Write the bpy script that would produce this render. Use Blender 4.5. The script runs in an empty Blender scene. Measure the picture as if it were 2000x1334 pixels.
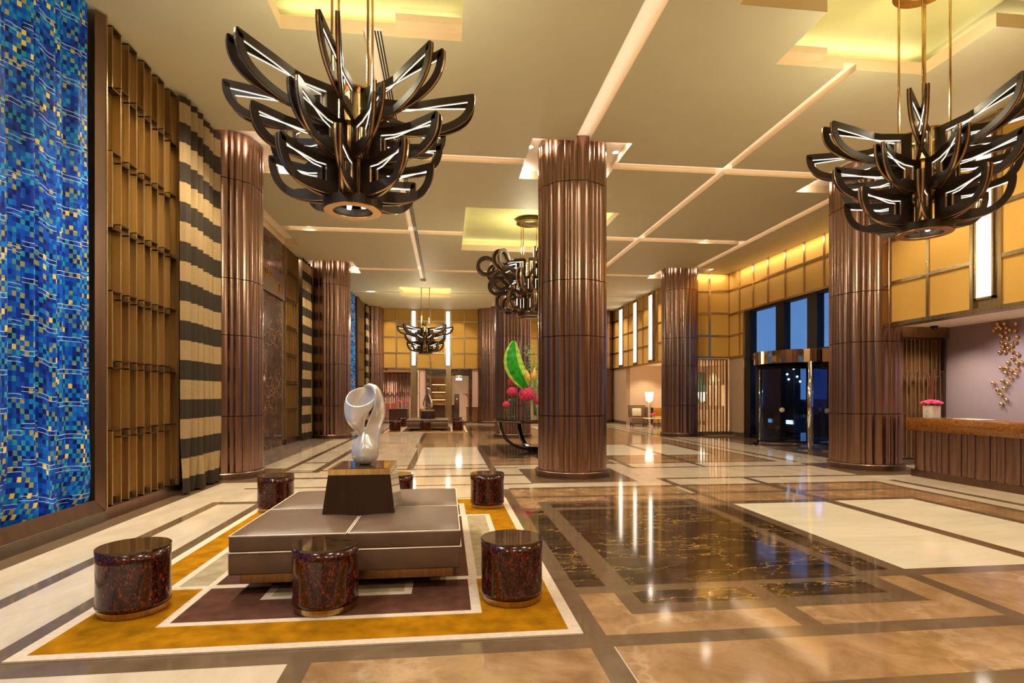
import bpy, bmesh, math, random
from mathutils import Vector, Matrix
random.seed(7)
PI = math.pi
R = math.radians
sc = bpy.context.scene
COL = sc.collection

# ------------------------------------------------------------------ materials
def new_mat(name):
    m = bpy.data.materials.new(name)
    m.use_nodes = True
    nt = m.node_tree
    b = nt.nodes['Principled BSDF']
    return m, nt, b

def N(nt, kind, **kw):
    n = nt.nodes.new(kind)
    for k, v in kw.items():
        if k in n.inputs.keys():
            n.inputs[k].default_value = v
        else:
            setattr(n, k, v)
    return n

def L(nt, a, b):
    nt.links.new(a, b)

def ramp(nt, stops, interp='LINEAR'):
    r = nt.nodes.new('ShaderNodeValToRGB')
    cr = r.color_ramp
    cr.interpolation = interp
    while len(cr.elements) > 1:
        cr.elements.remove(cr.elements[-1])
    cr.elements[0].position = stops[0][0]
    cr.elements[0].color = tuple(stops[0][1]) + (1,)
    for p, c in stops[1:]:
        e = cr.elements.new(p)
        e.color = tuple(c) + (1,)
    return r

def coords(nt, scale=(1, 1, 1), kind='Object', rot=(0, 0, 0)):
    t = nt.nodes.new('ShaderNodeTexCoord')
    mp = nt.nodes.new('ShaderNodeMapping')
    mp.inputs['Scale'].default_value = scale
    mp.inputs['Rotation'].default_value = rot
    L(nt, t.outputs[kind], mp.inputs['Vector'])
    return mp.outputs['Vector']

def simple(name, col, rough=.5, metal=0., var=.12, scale=(6, 6, 6), bump=0., spec=.5, coat=0., sheen=0.):
    m, nt, b = new_mat(name)
    v = coords(nt, scale)
    n = N(nt, 'ShaderNodeTexNoise', Scale=1.0, Detail=4.0)
    L(nt, v, n.inputs['Vector'])
    lo = [c * (1 - var) for c in col]
    hi = [min(1, c * (1 + var)) for c in col]
    r = ramp(nt, [(.3, lo), (.7, hi)])
    L(nt, n.outputs['Fac'], r.inputs['Fac'])
    L(nt, r.outputs['Color'], b.inputs['Base Color'])
    b.inputs['Roughness'].default_value = rough
    b.inputs['Metallic'].default_value = metal
    b.inputs['Specular IOR Level'].default_value = spec
    b.inputs['Coat Weight'].default_value = coat
    b.inputs['Coat Roughness'].default_value = .04
    b.inputs['Sheen Weight'].default_value = sheen
    if bump:
        bp = N(nt, 'ShaderNodeBump', Strength=bump, Distance=.01)
        L(nt, n.outputs['Fac'], bp.inputs['Height'])
        L(nt, bp.outputs['Normal'], b.inputs['Normal'])
    return m

def emit(name, col, strength):
    m, nt, b = new_mat(name)
    b.inputs['Base Color'].default_value = (.8, .8, .8, 1)
    b.inputs['Emission Color'].default_value = tuple(col) + (1,)
    b.inputs['Emission Strength'].default_value = strength
    return m

def marble(name, base, base2, vein, vein_amt=.3, rough=.05, scale=1.0, stretch=(1, 1, 1), vscale=2.2, width=.03, gate=(.42, .6)):
    m, nt, b = new_mat(name)
    v = coords(nt, tuple(scale * s for s in stretch))
    n1 = N(nt, 'ShaderNodeTexNoise', Scale=2.5, Detail=8.0, Roughness=.65, Distortion=.6)
    L(nt, v, n1.inputs['Vector'])
    r1 = ramp(nt, [(.32, base), (.68, base2)])
    L(nt, n1.outputs['Fac'], r1.inputs['Fac'])
    n2 = N(nt, 'ShaderNodeTexNoise', Scale=3.0, Detail=5.0, Roughness=.6)
    L(nt, v, n2.inputs['Vector'])
    mx = N(nt, 'ShaderNodeMix', data_type='VECTOR')
    mx.inputs['Factor'].default_value = .38
    L(nt, v, mx.inputs[4])
    L(nt, n2.outputs['Color'], mx.inputs[5])
    vo = N(nt, 'ShaderNodeTexVoronoi', feature='DISTANCE_TO_EDGE', Scale=vscale)
    L(nt, mx.outputs[1], vo.inputs['Vector'])
    r2 = ramp(nt, [(0., (vein_amt,) * 3), (width, (0, 0, 0))])
    L(nt, vo.outputs['Distance'], r2.inputs['Fac'])
    n3 = N(nt, 'ShaderNodeTexNoise', Scale=1.3, Detail=2.0)
    L(nt, v, n3.inputs['Vector'])
    r3 = ramp(nt, [(gate[0], (0, 0, 0)), (gate[1], (1, 1, 1))])
    L(nt, n3.outputs['Fac'], r3.inputs['Fac'])
    mul = N(nt, 'ShaderNodeMath', operation='MULTIPLY')
    L(nt, r2.outputs['Color'], mul.inputs[0])
    L(nt, r3.outputs['Color'], mul.inputs[1])
    mix = N(nt, 'ShaderNodeMix', data_type='RGBA')
    L(nt, mul.outputs[0], mix.inputs['Factor'])
    L(nt, r1.outputs['Color'], mix.inputs[6])
    mix.inputs[7].default_value = tuple(vein) + (1,)
    L(nt, mix.outputs[2], b.inputs['Base Color'])
    b.inputs['Roughness'].default_value = rough
    b.inputs['Specular IOR Level'].default_value = .62
    return m

def brushed(name, col, rough, stretch=(30, 30, .6), var=.2, metal=1.0):
    return simple(name, col, rough, metal, var, stretch)

def glass(name, tint=(.9, .95, 1), ior=1.45, rough=0.0):
    m = bpy.data.materials.new(name)
    m.use_nodes = True
    nt = m.node_tree
    nt.nodes.clear()
    o = nt.nodes.new('ShaderNodeOutputMaterial')
    mix = nt.nodes.new('ShaderNodeMixShader')
    fr0 = N(nt, 'ShaderNodeFresnel', IOR=ior)
    geo = nt.nodes.new('ShaderNodeNewGeometry')
    inv = N(nt, 'ShaderNodeMath', operation='SUBTRACT'); inv.inputs[0].default_value = 1
    L(nt, geo.outputs['Backfacing'], inv.inputs[1])
    fr = N(nt, 'ShaderNodeMath', operation='MULTIPLY')
    L(nt, fr0.outputs[0], fr.inputs[0]); L(nt, inv.outputs[0], fr.inputs[1])
    t = nt.nodes.new('ShaderNodeBsdfTransparent')
    t.inputs['Color'].default_value = tuple(tint) + (1,)
    g = nt.nodes.new('ShaderNodeBsdfGlossy')
    g.inputs['Roughness'].default_value = rough
    L(nt, fr.outputs[0], mix.inputs[0])
    L(nt, t.outputs[0], mix.inputs[1])
    L(nt, g.outputs[0], mix.inputs[2])
    L(nt, mix.outputs[0], o.inputs['Surface'])
    return m

def woven(name, col, rough=.85, scale=(160, 160, 90), var=.18):
    return simple(name, col, rough, 0, var, scale, bump=.15, spec=.2, sheen=.1)

def stripes_z(name, c1, c2, period, offs, rough=.85):
    m, nt, b = new_mat(name)
    v = coords(nt)
    sx = nt.nodes.new('ShaderNodeSeparateXYZ')
    L(nt, v, sx.inputs[0])
    a = N(nt, 'ShaderNodeMath', operation='ADD'); a.inputs[1].default_value = offs
    L(nt, sx.outputs['Z'], a.inputs[0])
    d = N(nt, 'ShaderNodeMath', operation='DIVIDE'); d.inputs[1].default_value = period
    L(nt, a.outputs[0], d.inputs[0])
    f = N(nt, 'ShaderNodeMath', operation='FRACT')
    L(nt, d.outputs[0], f.inputs[0])
    r = ramp(nt, [(0, c1), (.5, c2)], 'CONSTANT')
    L(nt, f.outputs[0], r.inputs['Fac'])
    n = N(nt, 'ShaderNodeTexNoise', Scale=1.0, Detail=2.0)
    L(nt, coords(nt, (40, 40, 300)), n.inputs['Vector'])
    r2 = ramp(nt, [(.3, (.72,) * 3), (.7, (1, 1, 1))])
    L(nt, n.outputs['Fac'], r2.inputs['Fac'])
    mix = N(nt, 'ShaderNodeMix', data_type='RGBA', blend_type='MULTIPLY')
    mix.inputs['Factor'].default_value = 1
    L(nt, r.outputs['Color'], mix.inputs[6]); L(nt, r2.outputs['Color'], mix.inputs[7])
    L(nt, mix.outputs[2], b.inputs['Base Color'])
    b.inputs['Roughness'].default_value = rough
    b.inputs['Specular IOR Level'].default_value = .2
    return m

def mosaic_fabric(name):
    """sequinned blue cloth: a grid of small tiles, each of its own colour, white threads; uses UV in metres"""
    m, nt, b = new_mat(name)
    uv = nt.nodes.new('ShaderNodeUVMap')
    sx = nt.nodes.new('ShaderNodeSeparateXYZ')
    L(nt, uv.outputs[0], sx.inputs[0])
    def mth(op, a, val=None):
        n = N(nt, 'ShaderNodeMath', operation=op)
        if isinstance(a, (int, float)): n.inputs[0].default_value = a
        else: L(nt, a, n.inputs[0])
        if val is not None:
            if isinstance(val, (int, float)): n.inputs[1].default_value = val
            else: L(nt, val, n.inputs[1])
        return n.outputs[0]
    u = mth('DIVIDE', sx.outputs['X'], .036)
    w = mth('DIVIDE', sx.outputs['Y'], .052)
    fu, fw = mth('FLOOR', u), mth('FLOOR', w)
    cb = nt.nodes.new('ShaderNodeCombineXYZ')
    L(nt, fu, cb.inputs[0]); L(nt, fw, cb.inputs[1])
    wn = nt.nodes.new('ShaderNodeTexWhiteNoise'); wn.noise_dimensions = '2D'
    L(nt, cb.outputs[0], wn.inputs['Vector'])
    # alternate cells (checker) choose between the dark ground and the coloured sequins
    ck = mth('MODULO', mth('ADD', fu, mth('ADD', fw, 400)), 2)
    big = N(nt, 'ShaderNodeTexNoise', Scale=1.7, Detail=2.0)
    L(nt, uv.outputs[0], big.inputs['Vector'])
    val = mth('ADD', wn.outputs['Value'], mth('MULTIPLY', mth('SUBTRACT', big.outputs['Fac'], .5), .9))
    r1 = ramp(nt, [(0, (.001, .010, .13)), (.2, (.001, .03, .30)), (.5, (.002, .075, .50)), (.8, (.004, .14, .60))], 'CONSTANT')
    r2 = ramp(nt, [(0, (.001, .03, .34)), (.2, (.002, .09, .54)), (.42, (.004, .22, .64)), (.6, (.02, .32, .50)), (.74, (.12, .27, .28)), (.86, (.36, .36, .14)), (.97, (.85, .66, .16))], 'CONSTANT')
    L(nt, val, r1.inputs['Fac']); L(nt, val, r2.inputs['Fac'])
    mix = N(nt, 'ShaderNodeMix', data_type='RGBA')
    L(nt, ck, mix.inputs['Factor']); L(nt, r1.outputs['Color'], mix.inputs[6]); L(nt, r2.outputs['Color'], mix.inputs[7])
    # threads: thin white lines at uneven heights
    wv = mth('ADD', mth('DIVIDE', sx.outputs['Y'], .36), mth('MULTIPLY', mth('SINE', mth('MULTIPLY', mth('FLOOR', mth('DIVIDE', sx.outputs['X'], .34)), 7.7)), .23))
    fr = mth('FRACT', wv)
    t1 = mth('LESS_THAN', fr, .014)
    t2 = mth('LESS_THAN', mth('ABSOLUTE', mth('SUBTRACT', fr, .13)), .008)
    th = mth('MAXIMUM', t1, t2)
    mix2 = N(nt, 'ShaderNodeMix', data_type='RGBA')
    L(nt, th, mix2.inputs['Factor']); L(nt, mix.outputs[2], mix2.inputs[6])
    mix2.inputs[7].default_value = (.62, .74, .92, 1)
    L(nt, mix2.outputs[2], b.inputs['Base Color'])
    b.inputs['Roughness'].default_value = .5
    b.inputs['Metallic'].default_value = .0
    b.inputs['Specular IOR Level'].default_value = .18
    return m

def tortoise(name):
    m, nt, b = new_mat(name)
    v = coords(nt, (38, 38, 24))
    n = N(nt, 'ShaderNodeTexNoise', Scale=1.6, Detail=5.0, Roughness=.7, Distortion=.8)
    L(nt, v, n.inputs['Vector'])
    r = ramp(nt, [(.36, (.005, .0015, .001)), (.5, (.022, .004, .002)), (.57, (.08, .010, .002)), (.64, (.26, .03, .005)), (.74, (.46, .09, .014))])
    L(nt, n.outputs['Fac'], r.inputs['Fac'])
    L(nt, r.outputs['Color'], b.inputs['Base Color'])
    b.inputs['Roughness'].default_value = .18
    b.inputs['Coat Weight'].default_value = .35
    b.inputs['Coat Roughness'].default_value = .02
    return m

def onyx(name):
    m, nt, b = new_mat(name)
    v = coords(nt, (1.6, 1.0, 2.4))
    n = N(nt, 'ShaderNodeTexNoise', Scale=2.2, Detail=6.0, Distortion=1.2)
    L(nt, v, n.inputs['Vector'])
    w = N(nt, 'ShaderNodeTexWave', Scale=3.0, Distortion=5.0, Detail=3.0, wave_type='RINGS', rings_direction='X')
    dm = N(nt, 'ShaderNodeMix', data_type='VECTOR'); dm.inputs['Factor'].default_value = .75
    L(nt, v, dm.inputs[4]); L(nt, n.outputs['Color'], dm.inputs[5]); L(nt, dm.outputs[1], w.inputs['Vector'])
    r = ramp(nt, [(0, (.05, .014, .004)), (.3, (.17, .055, .012)), (.55, (.30, .12, .02)), (.8, (.14, .04, .01)), (1, (.38, .20, .05))])
    a = N(nt, 'ShaderNodeMath', operation='MULTIPLY_ADD'); a.inputs[1].default_value = .55
    L(nt, w.outputs['Fac'], a.inputs[0])
    s = N(nt, 'ShaderNodeMath', operation='MULTIPLY'); s.inputs[1].default_value = .55
    L(nt, n.outputs['Fac'], s.inputs[0]); L(nt, s.outputs[0], a.inputs[2])
    L(nt, a.outputs[0], r.inputs['Fac'])
    L(nt, r.outputs['Color'], b.inputs['Base Color'])
    b.inputs['Roughness'].default_value = .15
    return m

M = {}
M['cream'] = marble('marble_cream', (.50, .40, .28), (.66, .55, .41), (.42, .30, .18), .25, .085, .9, (1.0, .35, 1))
M['white'] = marble('marble_white', (.66, .59, .43), (.80, .73, .57), (.55, .45, .28), .2, .085, .8, (.35, 1.1, 1))
M['brown'] = marble('marble_brown', (.115, .072, .038), (.165, .108, .062), (.22, .15, .09), .15, .08, 1.2)
M['beige'] = marble('marble_beige', (.21, .115, .046), (.42, .255, .125), (.62, .45, .28), .42, .09, .9, (1, 1, 1), 2.4, .06, (.40, .62))
M['dark'] = marble('marble_dark', (.016, .009, .0045), (.075, .045, .02), (.60, .36, .10), .85, .075, 1.2, (.6, 1.4, 1), 4.6, .02, (.38, .56))
M['taupe'] = marble('marble_taupe', (.17, .125, .10), (.25, .19, .155), (.32, .25, .2), .2, .06, 1.)
M['portal'] = marble('marble_portal', (.035, .021, .017), (.085, .055, .043), (.50, .28, .13), .85, .1, 1.0, (1, 1, 1), 6.5, .035, (.36, .56))
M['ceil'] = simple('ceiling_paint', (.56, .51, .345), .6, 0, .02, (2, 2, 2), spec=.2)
M['ceil_light'] = simple('ceiling_channel_glow_tone', (.93, .82, .67), .6, 0, .02, (2, 2, 2), spec=.2)  # cove glow put into the colour, paler than the main ceiling
M['coffer'] = simple('coffer_gilt_paint', (.55, .51, .22), .5, 0, .05, (2, 2, 2), spec=.3)
M['coffer_side'] = simple('coffer_edge_paint', (.80, .62, .40), .6, 0, .02, (2, 2, 2), spec=.2)
M['slot'] = simple('slot_black', (.01, .008, .007), .7)
M['copper'] = brushed('copper_bronze', (.34, .215, .165), .24, (2, 2, .3), .02)
M['copper_gap'] = simple('seam_dark', (.02, .012, .008), .6, .5)
M['bronze'] = brushed('dark_bronze', (.20, .125, .09), .32, (8, 8, .6), .1)
M['bronze_gold'] = brushed('bronze_gold', (.46, .31, .15), .3)
M['frame_gold'] = brushed('panel_frame_metal', (.50, .37, .22), .26)
M['gold_panel'] = woven('gold_fabric_panel', (.50, .285, .055), .7, (120, 120, 120), .1)
M['brass'] = brushed('brass', (.70, .48, .20), .22)
M['gold'] = simple('polished_gold', (.85, .56, .22), .18, 1, .05)
M['fin_back'] = brushed('fin_backing', (.40, .28, .13), .45, (40, 40, .5), .1)
M['fin'] = brushed('fin_metal', (.56, .41, .21), .36, (40, 40, .5), .1, 1.0)
M['fin_dark'] = brushed('fin_shadow_cap', (.10, .06, .035), .4)  # shade of the open cell ends, put into the cap colour
M['blue'] = mosaic_fabric('blue_sequin_fabric')
M['curtain'] = stripes_z('striped_linen', (.034, .024, .015), (.33, .225, .11), .59, .045)
M['leather'] = simple('taupe_leather', (.125, .072, .042), .40, 0, .15, (5, 5, 5), bump=.08, spec=.35)
M['piping'] = simple('cream_piping', (.85, .72, .54), .45)
M['lacquer'] = simple('dark_lacquer', (.022, .010, .006), .08, 0, .3, (30, 4, 4), coat=.6)
M['black_lacquer'] = simple('black_lacquer', (.012, .007, .006), .1, 0, .3, coat=.6)
M['tortoise'] = tortoise('tortoiseshell')
M['stool_top'] = simple('stool_top_gloss', (.05, .027, .012), .05, 0, .5, (14, 14, 14), coat=.8)
M['pearl'] = simple('pearl_silver', (.82, .79, .74), .22, .55, .03)
M['chrome'] = simple('chrome', (.8, .77, .72), .06, 1, .02)
M['wing'] = simple('wing_dark_bronze', (.045, .028, .018), .42, .25, .2)
M['wing_edge'] = simple('wing_gilt_edge', (.62, .38, .17), .3, .9, .05)
M['led'] = emit('led_strip', (.95, .97, .88), 1.9)
M['bulb'] = emit('lamp_bulb', (1, .9, .72), 5.0)
M['spot'] = emit('downlight_lamp', (1, .9, .74), 16.0)
M['strip'] = emit('wall_light_diffuser', (1, .87, .74), 3.2)
M['onyx'] = onyx('onyx')
M['purple'] = woven('mauve_wallcovering', (.30, .225, .235), .55, (60, 60, 200), .12)
M['tan_wall'] = woven('tan_wallcovering', (.40, .265, .165), .7, (20, 20, 160), .1)
M['cream_wall'] = woven('cream_wallcovering', (.70, .52, .36), .7, (20, 20, 160), .08)
M['pink_wall'] = woven('rose_wallcovering', (.72, .46, .36), .7, (20, 20, 100), .08)
M['skirting'] = simple('skirting_bronze', (.12, .085, .06), .35, .3)
M['plaster'] = simple('plaster', (.55, .42, .30), .7)
M['blackframe'] = simple('black_frame', (.008, .008, .011), .3, .4)
M['glass'] = glass('clear_glass', (.93, .96, .97))
M['vase_glass'] = glass('vase_glass', (.93, .97, .98), 1.6)
M['dark_glass'] = glass('tinted_glass', (.62, .70, .80), 1.5)
M['gold_mirror'] = simple('polished_canopy_metal', (.80, .62, .42), .05, 1, .02)
M['silver'] = simple('polished_steel', (.75, .72, .68), .1, 1, .03)
M['leaf'] = simple('leaf_green', (.012, .30, .012), .35, 0, .35, (10, 10, 10))
M['leaf_edge'] = simple('leaf_lime', (.42, .62, .08), .4, 0, .2, (12, 12, 12))
M['sprig'] = simple('sprig_green', (.30, .48, .12), .6, 0, .3, (20, 20, 20))
M['stem'] = simple('stem_green', (.12, .25, .05), .5)
M['pink'] = simple('hydrangea_pink', (.66, .035, .12), .6, 0, .35, (30, 30, 30), bump=.3)
M['rose'] = simple('rose_pink', (.90, .05, .20), .6, 0, .3, (40, 40, 40), bump=.3)
M['lily'] = simple('bud_yellow', (.82, .48, .07), .45, 0, .25, (15, 15, 15))
M['twig'] = simple('twig_red', (.22, .05, .035), .6)
M['white_pot'] = simple('white_ceramic', (.80, .74, .66), .25, 0, .02)
M['ink'] = simple('black_ink', (.02, .02, .02), .6)
M['rug_gold'] = simple('rug_gold', (.30, .125, .003), .95, 0, .28, (7, 7, 7), bump=.25, spec=.03)
M['rug_cream'] = simple('rug_cream', (.56, .45, .34), .95, 0, .1, (30, 30, 30), bump=.25, spec=.1)
M['rug_brown'] = simple('rug_brown', (.085, .033, .019), .95, 0, .25, (8, 8, 8), bump=.25, spec=.1)
M['rug_taupe'] = simple('rug_taupe', (.32, .25, .145), .95, 0, .2, (8, 8, 8), bump=.25, spec=.1)
M['shade'] = emit('lit_lampshade', (1, .83, .6), 2.6)
M['lamp_stem'] = simple('lamp_stem_cream', (.72, .58, .42), .3)
M['chair_fabric'] = woven('brown_upholstery', (.20, .115, .065), .8)
M['cushion'] = woven('cream_cushion', (.75, .66, .45), .8)
M['sofa_gold'] = woven('gold_sofa', (.52, .27, .06), .6)
M['wood_dark'] = simple('dark_wood', (.06, .03, .018), .3, 0, .3, (4, 40, 40))
M['wood_warm'] = simple('warm_wood', (.42, .20, .07), .35, 0, .2, (30, 30, 3))
M['wood_red'] = simple('red_brown_wood', (.22, .06, .035), .4, 0, .2, (4, 40, 40))
M['green_art'] = simple('green_panel', (.02, .24, .17), .4)
M['asphalt'] = simple('asphalt', (.03, .032, .04), .7)
M['ext_dark'] = simple('exterior_dark', (.012, .014, .02), .8)
M['bluelamp'] = emit('street_lamp_glow', (.5, .75, 1), 5.0)
M['headlamp'] = emit('car_lamp_glow', (.85, .92, 1), 1.6)
M['car_paint'] = simple('car_paint', (.06, .06, .07), .2, .5)
M['bottle_glow'] = emit('lit_shelf', (1, .68, .30), 2.2)
M['bottle'] = simple('amber_bottle', (.35, .16, .04), .15)
M['camera_black'] = simple('camera_black', (.01, .01, .01), .2)

# ------------------------------------------------------------------ mesh building
class MB:
    def __init__(s):
        s.v = []; s.f = []; s.m = []; s.sm = []; s.uv = None
    def add(s, vs, fs, mi=0, smooth=False):
        o = len(s.v)
        s.v += [tuple(v) for v in vs]
        for f in fs:
            s.f.append(tuple(i + o for i in f)); s.m.append(mi); s.sm.append(smooth)
        return s
    def box(s, x0, x1, y0, y1, z0, z1, mi=0):
        vs = [(x0, y0, z0), (x1, y0, z0), (x1, y1, z0), (x0, y1, z0), (x0, y0, z1), (x1, y0, z1), (x1, y1, z1), (x0, y1, z1)]
        return s.add(vs, [(0, 3, 2, 1), (4, 5, 6, 7), (0, 1, 5, 4), (1, 2, 6, 5), (2, 3, 7, 6), (3, 0, 4, 7)], mi)
    def hexa(s, b, t, mi=0):
        """bottom quad and top quad, both counter-clockwise from above"""
        return s.add(list(b) + list(t), [(0, 3, 2, 1), (4, 5, 6, 7), (0, 1, 5, 4), (1, 2, 6, 5), (2, 3, 7, 6), (3, 0, 4, 7)], mi)
    def rbox(s, x0, x1, y0, y1, z0, z1, r=.02, mi=0, seg=3, puff=0.):
        """box with rounded edges (superellipse-like rings), puff raises the middle of the top"""
        bm = bmesh.new()
        bmesh.ops.create_cube(bm, size=1)
        for v in bm.verts:
            v.co = Vector(((x0 + x1) / 2 + v.co.x * (x1 - x0), (y0 + y1) / 2 + v.co.y * (y1 - y0), (z0 + z1) / 2 + v.co.z * (z1 - z0)))
        bmesh.ops.bevel(bm, geom=bm.edges[:], offset=r, segments=seg, affect='EDGES', profile=.5)
        if puff:
            top = [f for f in bm.faces if f.normal.z > .99 and f.calc_area() > .5 * (x1 - x0) * (y1 - y0)]
            es = [e for f in top for e in f.edges]
            bmesh.ops.subdivide_edges(bm, edges=es, cuts=5, use_grid_fill=True)
            for v in bm.verts:
                if v.co.z > z1 - 1e-4:
                    a = max(0, 1 - ((v.co.x - (x0 + x1) / 2) / ((x1 - x0) / 2)) ** 2)
                    c = max(0, 1 - ((v.co.y - (y0 + y1) / 2) / ((y1 - y0) / 2)) ** 2)
                    v.co.z += puff * (a * c) ** .6
        bm.verts.index_update()
        s.add([v.co[:] for v in bm.verts], [[v.index for v in f.verts] for f in bm.faces], mi, True)
        bm.free()
        return s
    def lathe(s, prof, n=24, c=(0, 0, 0), mi=0, smooth=True, a0=0, a1=2 * PI, sx=1., sy=1.):
        full = abs(a1 - a0 - 2 * PI) < 1e-6
        m = n if full else n + 1
        vs = []
        for (r, z) in prof:
            for k in range(m):
                a = a0 + (a1 - a0) * k / n
                vs.append((c[0] + r * sx * math.cos(a), c[1] + r * sy * math.sin(a), c[2] + z))
        fs = []
        for i in range(len(prof) - 1):
            for k in range(n):
                k2 = (k + 1) % m
                fs.append((i * m + k, i * m + k2, (i + 1) * m + k2, (i + 1) * m + k))
        s.add(vs, fs, mi, smooth)
        if full:
            o = len(s.v) - len(vs)
            if prof[0][0] > 1e-6: s.f.append(tuple(o + k for k in reversed(range(m)))); s.m.append(mi); s.sm.append(False)
            if prof[-1][0] > 1e-6: s.f.append(tuple(o + (len(prof) - 1) * m + k for k in range(m))); s.m.append(mi); s.sm.append(False)
        return s
    def ring(s, r0, r1, z0, z1, n=32, c=(0, 0, 0), mi=0, a0=0, a1=2 * PI):
        """closed rectangular-section ring"""
        prof = [(r0, z0), (r1, z0), (r1, z1), (r0, z1), (r0, z0)]
        full = abs(a1 - a0 - 2 * PI) < 1e-6
        m = n if full else n + 1
        vs = []; fs = []
        for (r, z) in prof[:4]:
            for k in range(m):
                a = a0 + (a1 - a0) * k / n
                vs.append((c[0] + r * math.cos(a), c[1] + r * math.sin(a), c[2] + z))
        for i in range(4):
            j = (i + 1) % 4
            for k in range(n):
                k2 = (k + 1) % m
                fs.append((i * m + k, i * m + k2, j * m + k2, j * m + k))
        if not full:
            fs.append((0, m, 2 * m, 3 * m)); fs.append((m - 1, 4 * m - 1, 3 * m - 1, 2 * m - 1))
        return s.add(vs, fs, mi, False)
    def tube(s, pts, r, n=8, mi=0, cap=True):
        pts = [Vector(p) for p in pts]
        rs = r if isinstance(r, (list, tuple)) else [r] * len(pts)
        vs = []; prev = None
        for i, p in enumerate(pts):
            d = (pts[min(i + 1, len(pts) - 1)] - pts[max(i - 1, 0)]).normalized()
            u = prev if prev is not None else (Vector((0, 0, 1)) if abs(d.z) < .9 else Vector((1, 0, 0)))
            a = d.cross(u).normalized(); bq = a.cross(d).normalized(); prev = bq
            for k in range(n):
                t = 2 * PI * k / n
                vs.append(p + (a * math.cos(t) + bq * math.sin(t)) * rs[i])
        fs = [(i * n + k, i * n + (k + 1) % n, (i + 1) * n + (k + 1) % n, (i + 1) * n + k) for i in range(len(pts) - 1) for k in range(n)]
        s.add(vs, fs, mi, True)
        if cap:
            o = len(s.v) - len(vs)
            s.f.append(tuple(o + k for k in reversed(range(n)))); s.m.append(mi); s.sm.append(False)
            s.f.append(tuple(o + (len(pts) - 1) * n + k for k in range(n))); s.m.append(mi); s.sm.append(False)
        return s
    def ball(s, c, r, n=10, mi=0, sz=1.):
        prof = [(r * math.sin(PI * i / n), -r * sz * math.cos(PI * i / n)) for i in range(n + 1)]
        prof[0] = (0, prof[0][1]); prof[-1] = (0, prof[-1][1])
        return s.lathe(prof, max(8, n + 2), c, mi)
    def build(s, name, mats, parent=None, rot=None, loc=None):
        me = bpy.data.meshes.new(name)
        me.from_pydata(s.v, [], s.f)
        if not isinstance(mats, (list, tuple)): mats = [mats]
        for m in mats: me.materials.append(m)
        me.polygons.foreach_set('material_index', s.m)
        me.polygons.foreach_set('use_smooth', s.sm)
        if s.uv:
            lay = me.uv_layers.new(name='UVMap')
            for lp in me.loops: lay.data[lp.index].uv = s.uv[lp.vertex_index]
        me.update()
        o = bpy.data.objects.new(name, me)
        COL.objects.link(o)
        if parent is not None: o.parent = parent
        if loc: o.location = loc
        if rot: o.rotation_euler = rot
        return o

def tag(o, label=None, cat=None, group=None, kind=None):
    if label: o['label'] = label
    if cat: o['category'] = cat
    if group: o['group'] = group
    if kind: o['kind'] = kind
    return o

def thing(name, label, cat, loc=(0, 0, 0), rz=0, group=None, kind=None):
    o = bpy.data.objects.new(name, None)
    COL.objects.link(o)
    o.location = loc; o.rotation_euler = (0, 0, rz)
    o.empty_display_size = .1
    return tag(o, label, cat, group, kind)

def copy_tree(o, parent=None, loc=None, rz=None, label=None, group=None, kids=None):
    if kids is None:
        kids = {}
        for q in bpy.data.objects:
            if q.parent: kids.setdefault(q.parent.name, []).append(q)
    c = o.copy(); COL.objects.link(c); c.parent = parent
    if parent is None:
        if loc is not None: c.location = loc
        if rz is not None: c.rotation_euler = (0, 0, rz)
        if label: c['label'] = label
        if group: c['group'] = group
    for ch in kids.get(o.name, []): copy_tree(ch, c, kids=kids)
    return c

def grid_paint(rects, z, mats, base=None):
    """flat mesh partitioned by painted rectangles (later ones on top)"""
    xs = sorted({round(v, 4) for r in rects for v in r[:2]})
    ys = sorted({round(v, 4) for r in rects for v in r[2:4]})
    keys = []
    mb = MB()
    for j in range(len(ys) - 1):
        cy = (ys[j] + ys[j + 1]) / 2
        run = None
        for i in range(len(xs)):
            k = None
            if i < len(xs) - 1:
                cx = (xs[i] + xs[i + 1]) / 2
                for r in rects:
                    if r[0] < cx < r[1] and r[2] < cy < r[3]: k = r[4]
            if run and run[1] != k:
                if run[1] is not None:
                    if run[1] not in keys: keys.append(run[1])
                    mb.add([(run[0], ys[j], z), (xs[i], ys[j], z), (xs[i], ys[j + 1], z), (run[0], ys[j + 1], z)], [(0, 1, 2, 3)], keys.index(run[1]))
                run = None
            if run is None and i < len(xs) - 1: run = (xs[i], k)
    return mb, [mats[k] for k in keys]
# ------------------------------------------------------------------ camera
cam = bpy.data.cameras.new('camera')
cam.sensor_fit = 'HORIZONTAL'; cam.sensor_width = 36
cam.lens = 36 * 1100 / 2000
cam.shift_y = 104 / 2000
cam.clip_end = 200
co = bpy.data.objects.new('camera', cam); COL.objects.link(co)
TH = math.atan(128 / 1100)
co.location = (0, 0, 1.5); co.rotation_euler = (PI / 2, 0, -TH)
sc.camera = co

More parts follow.
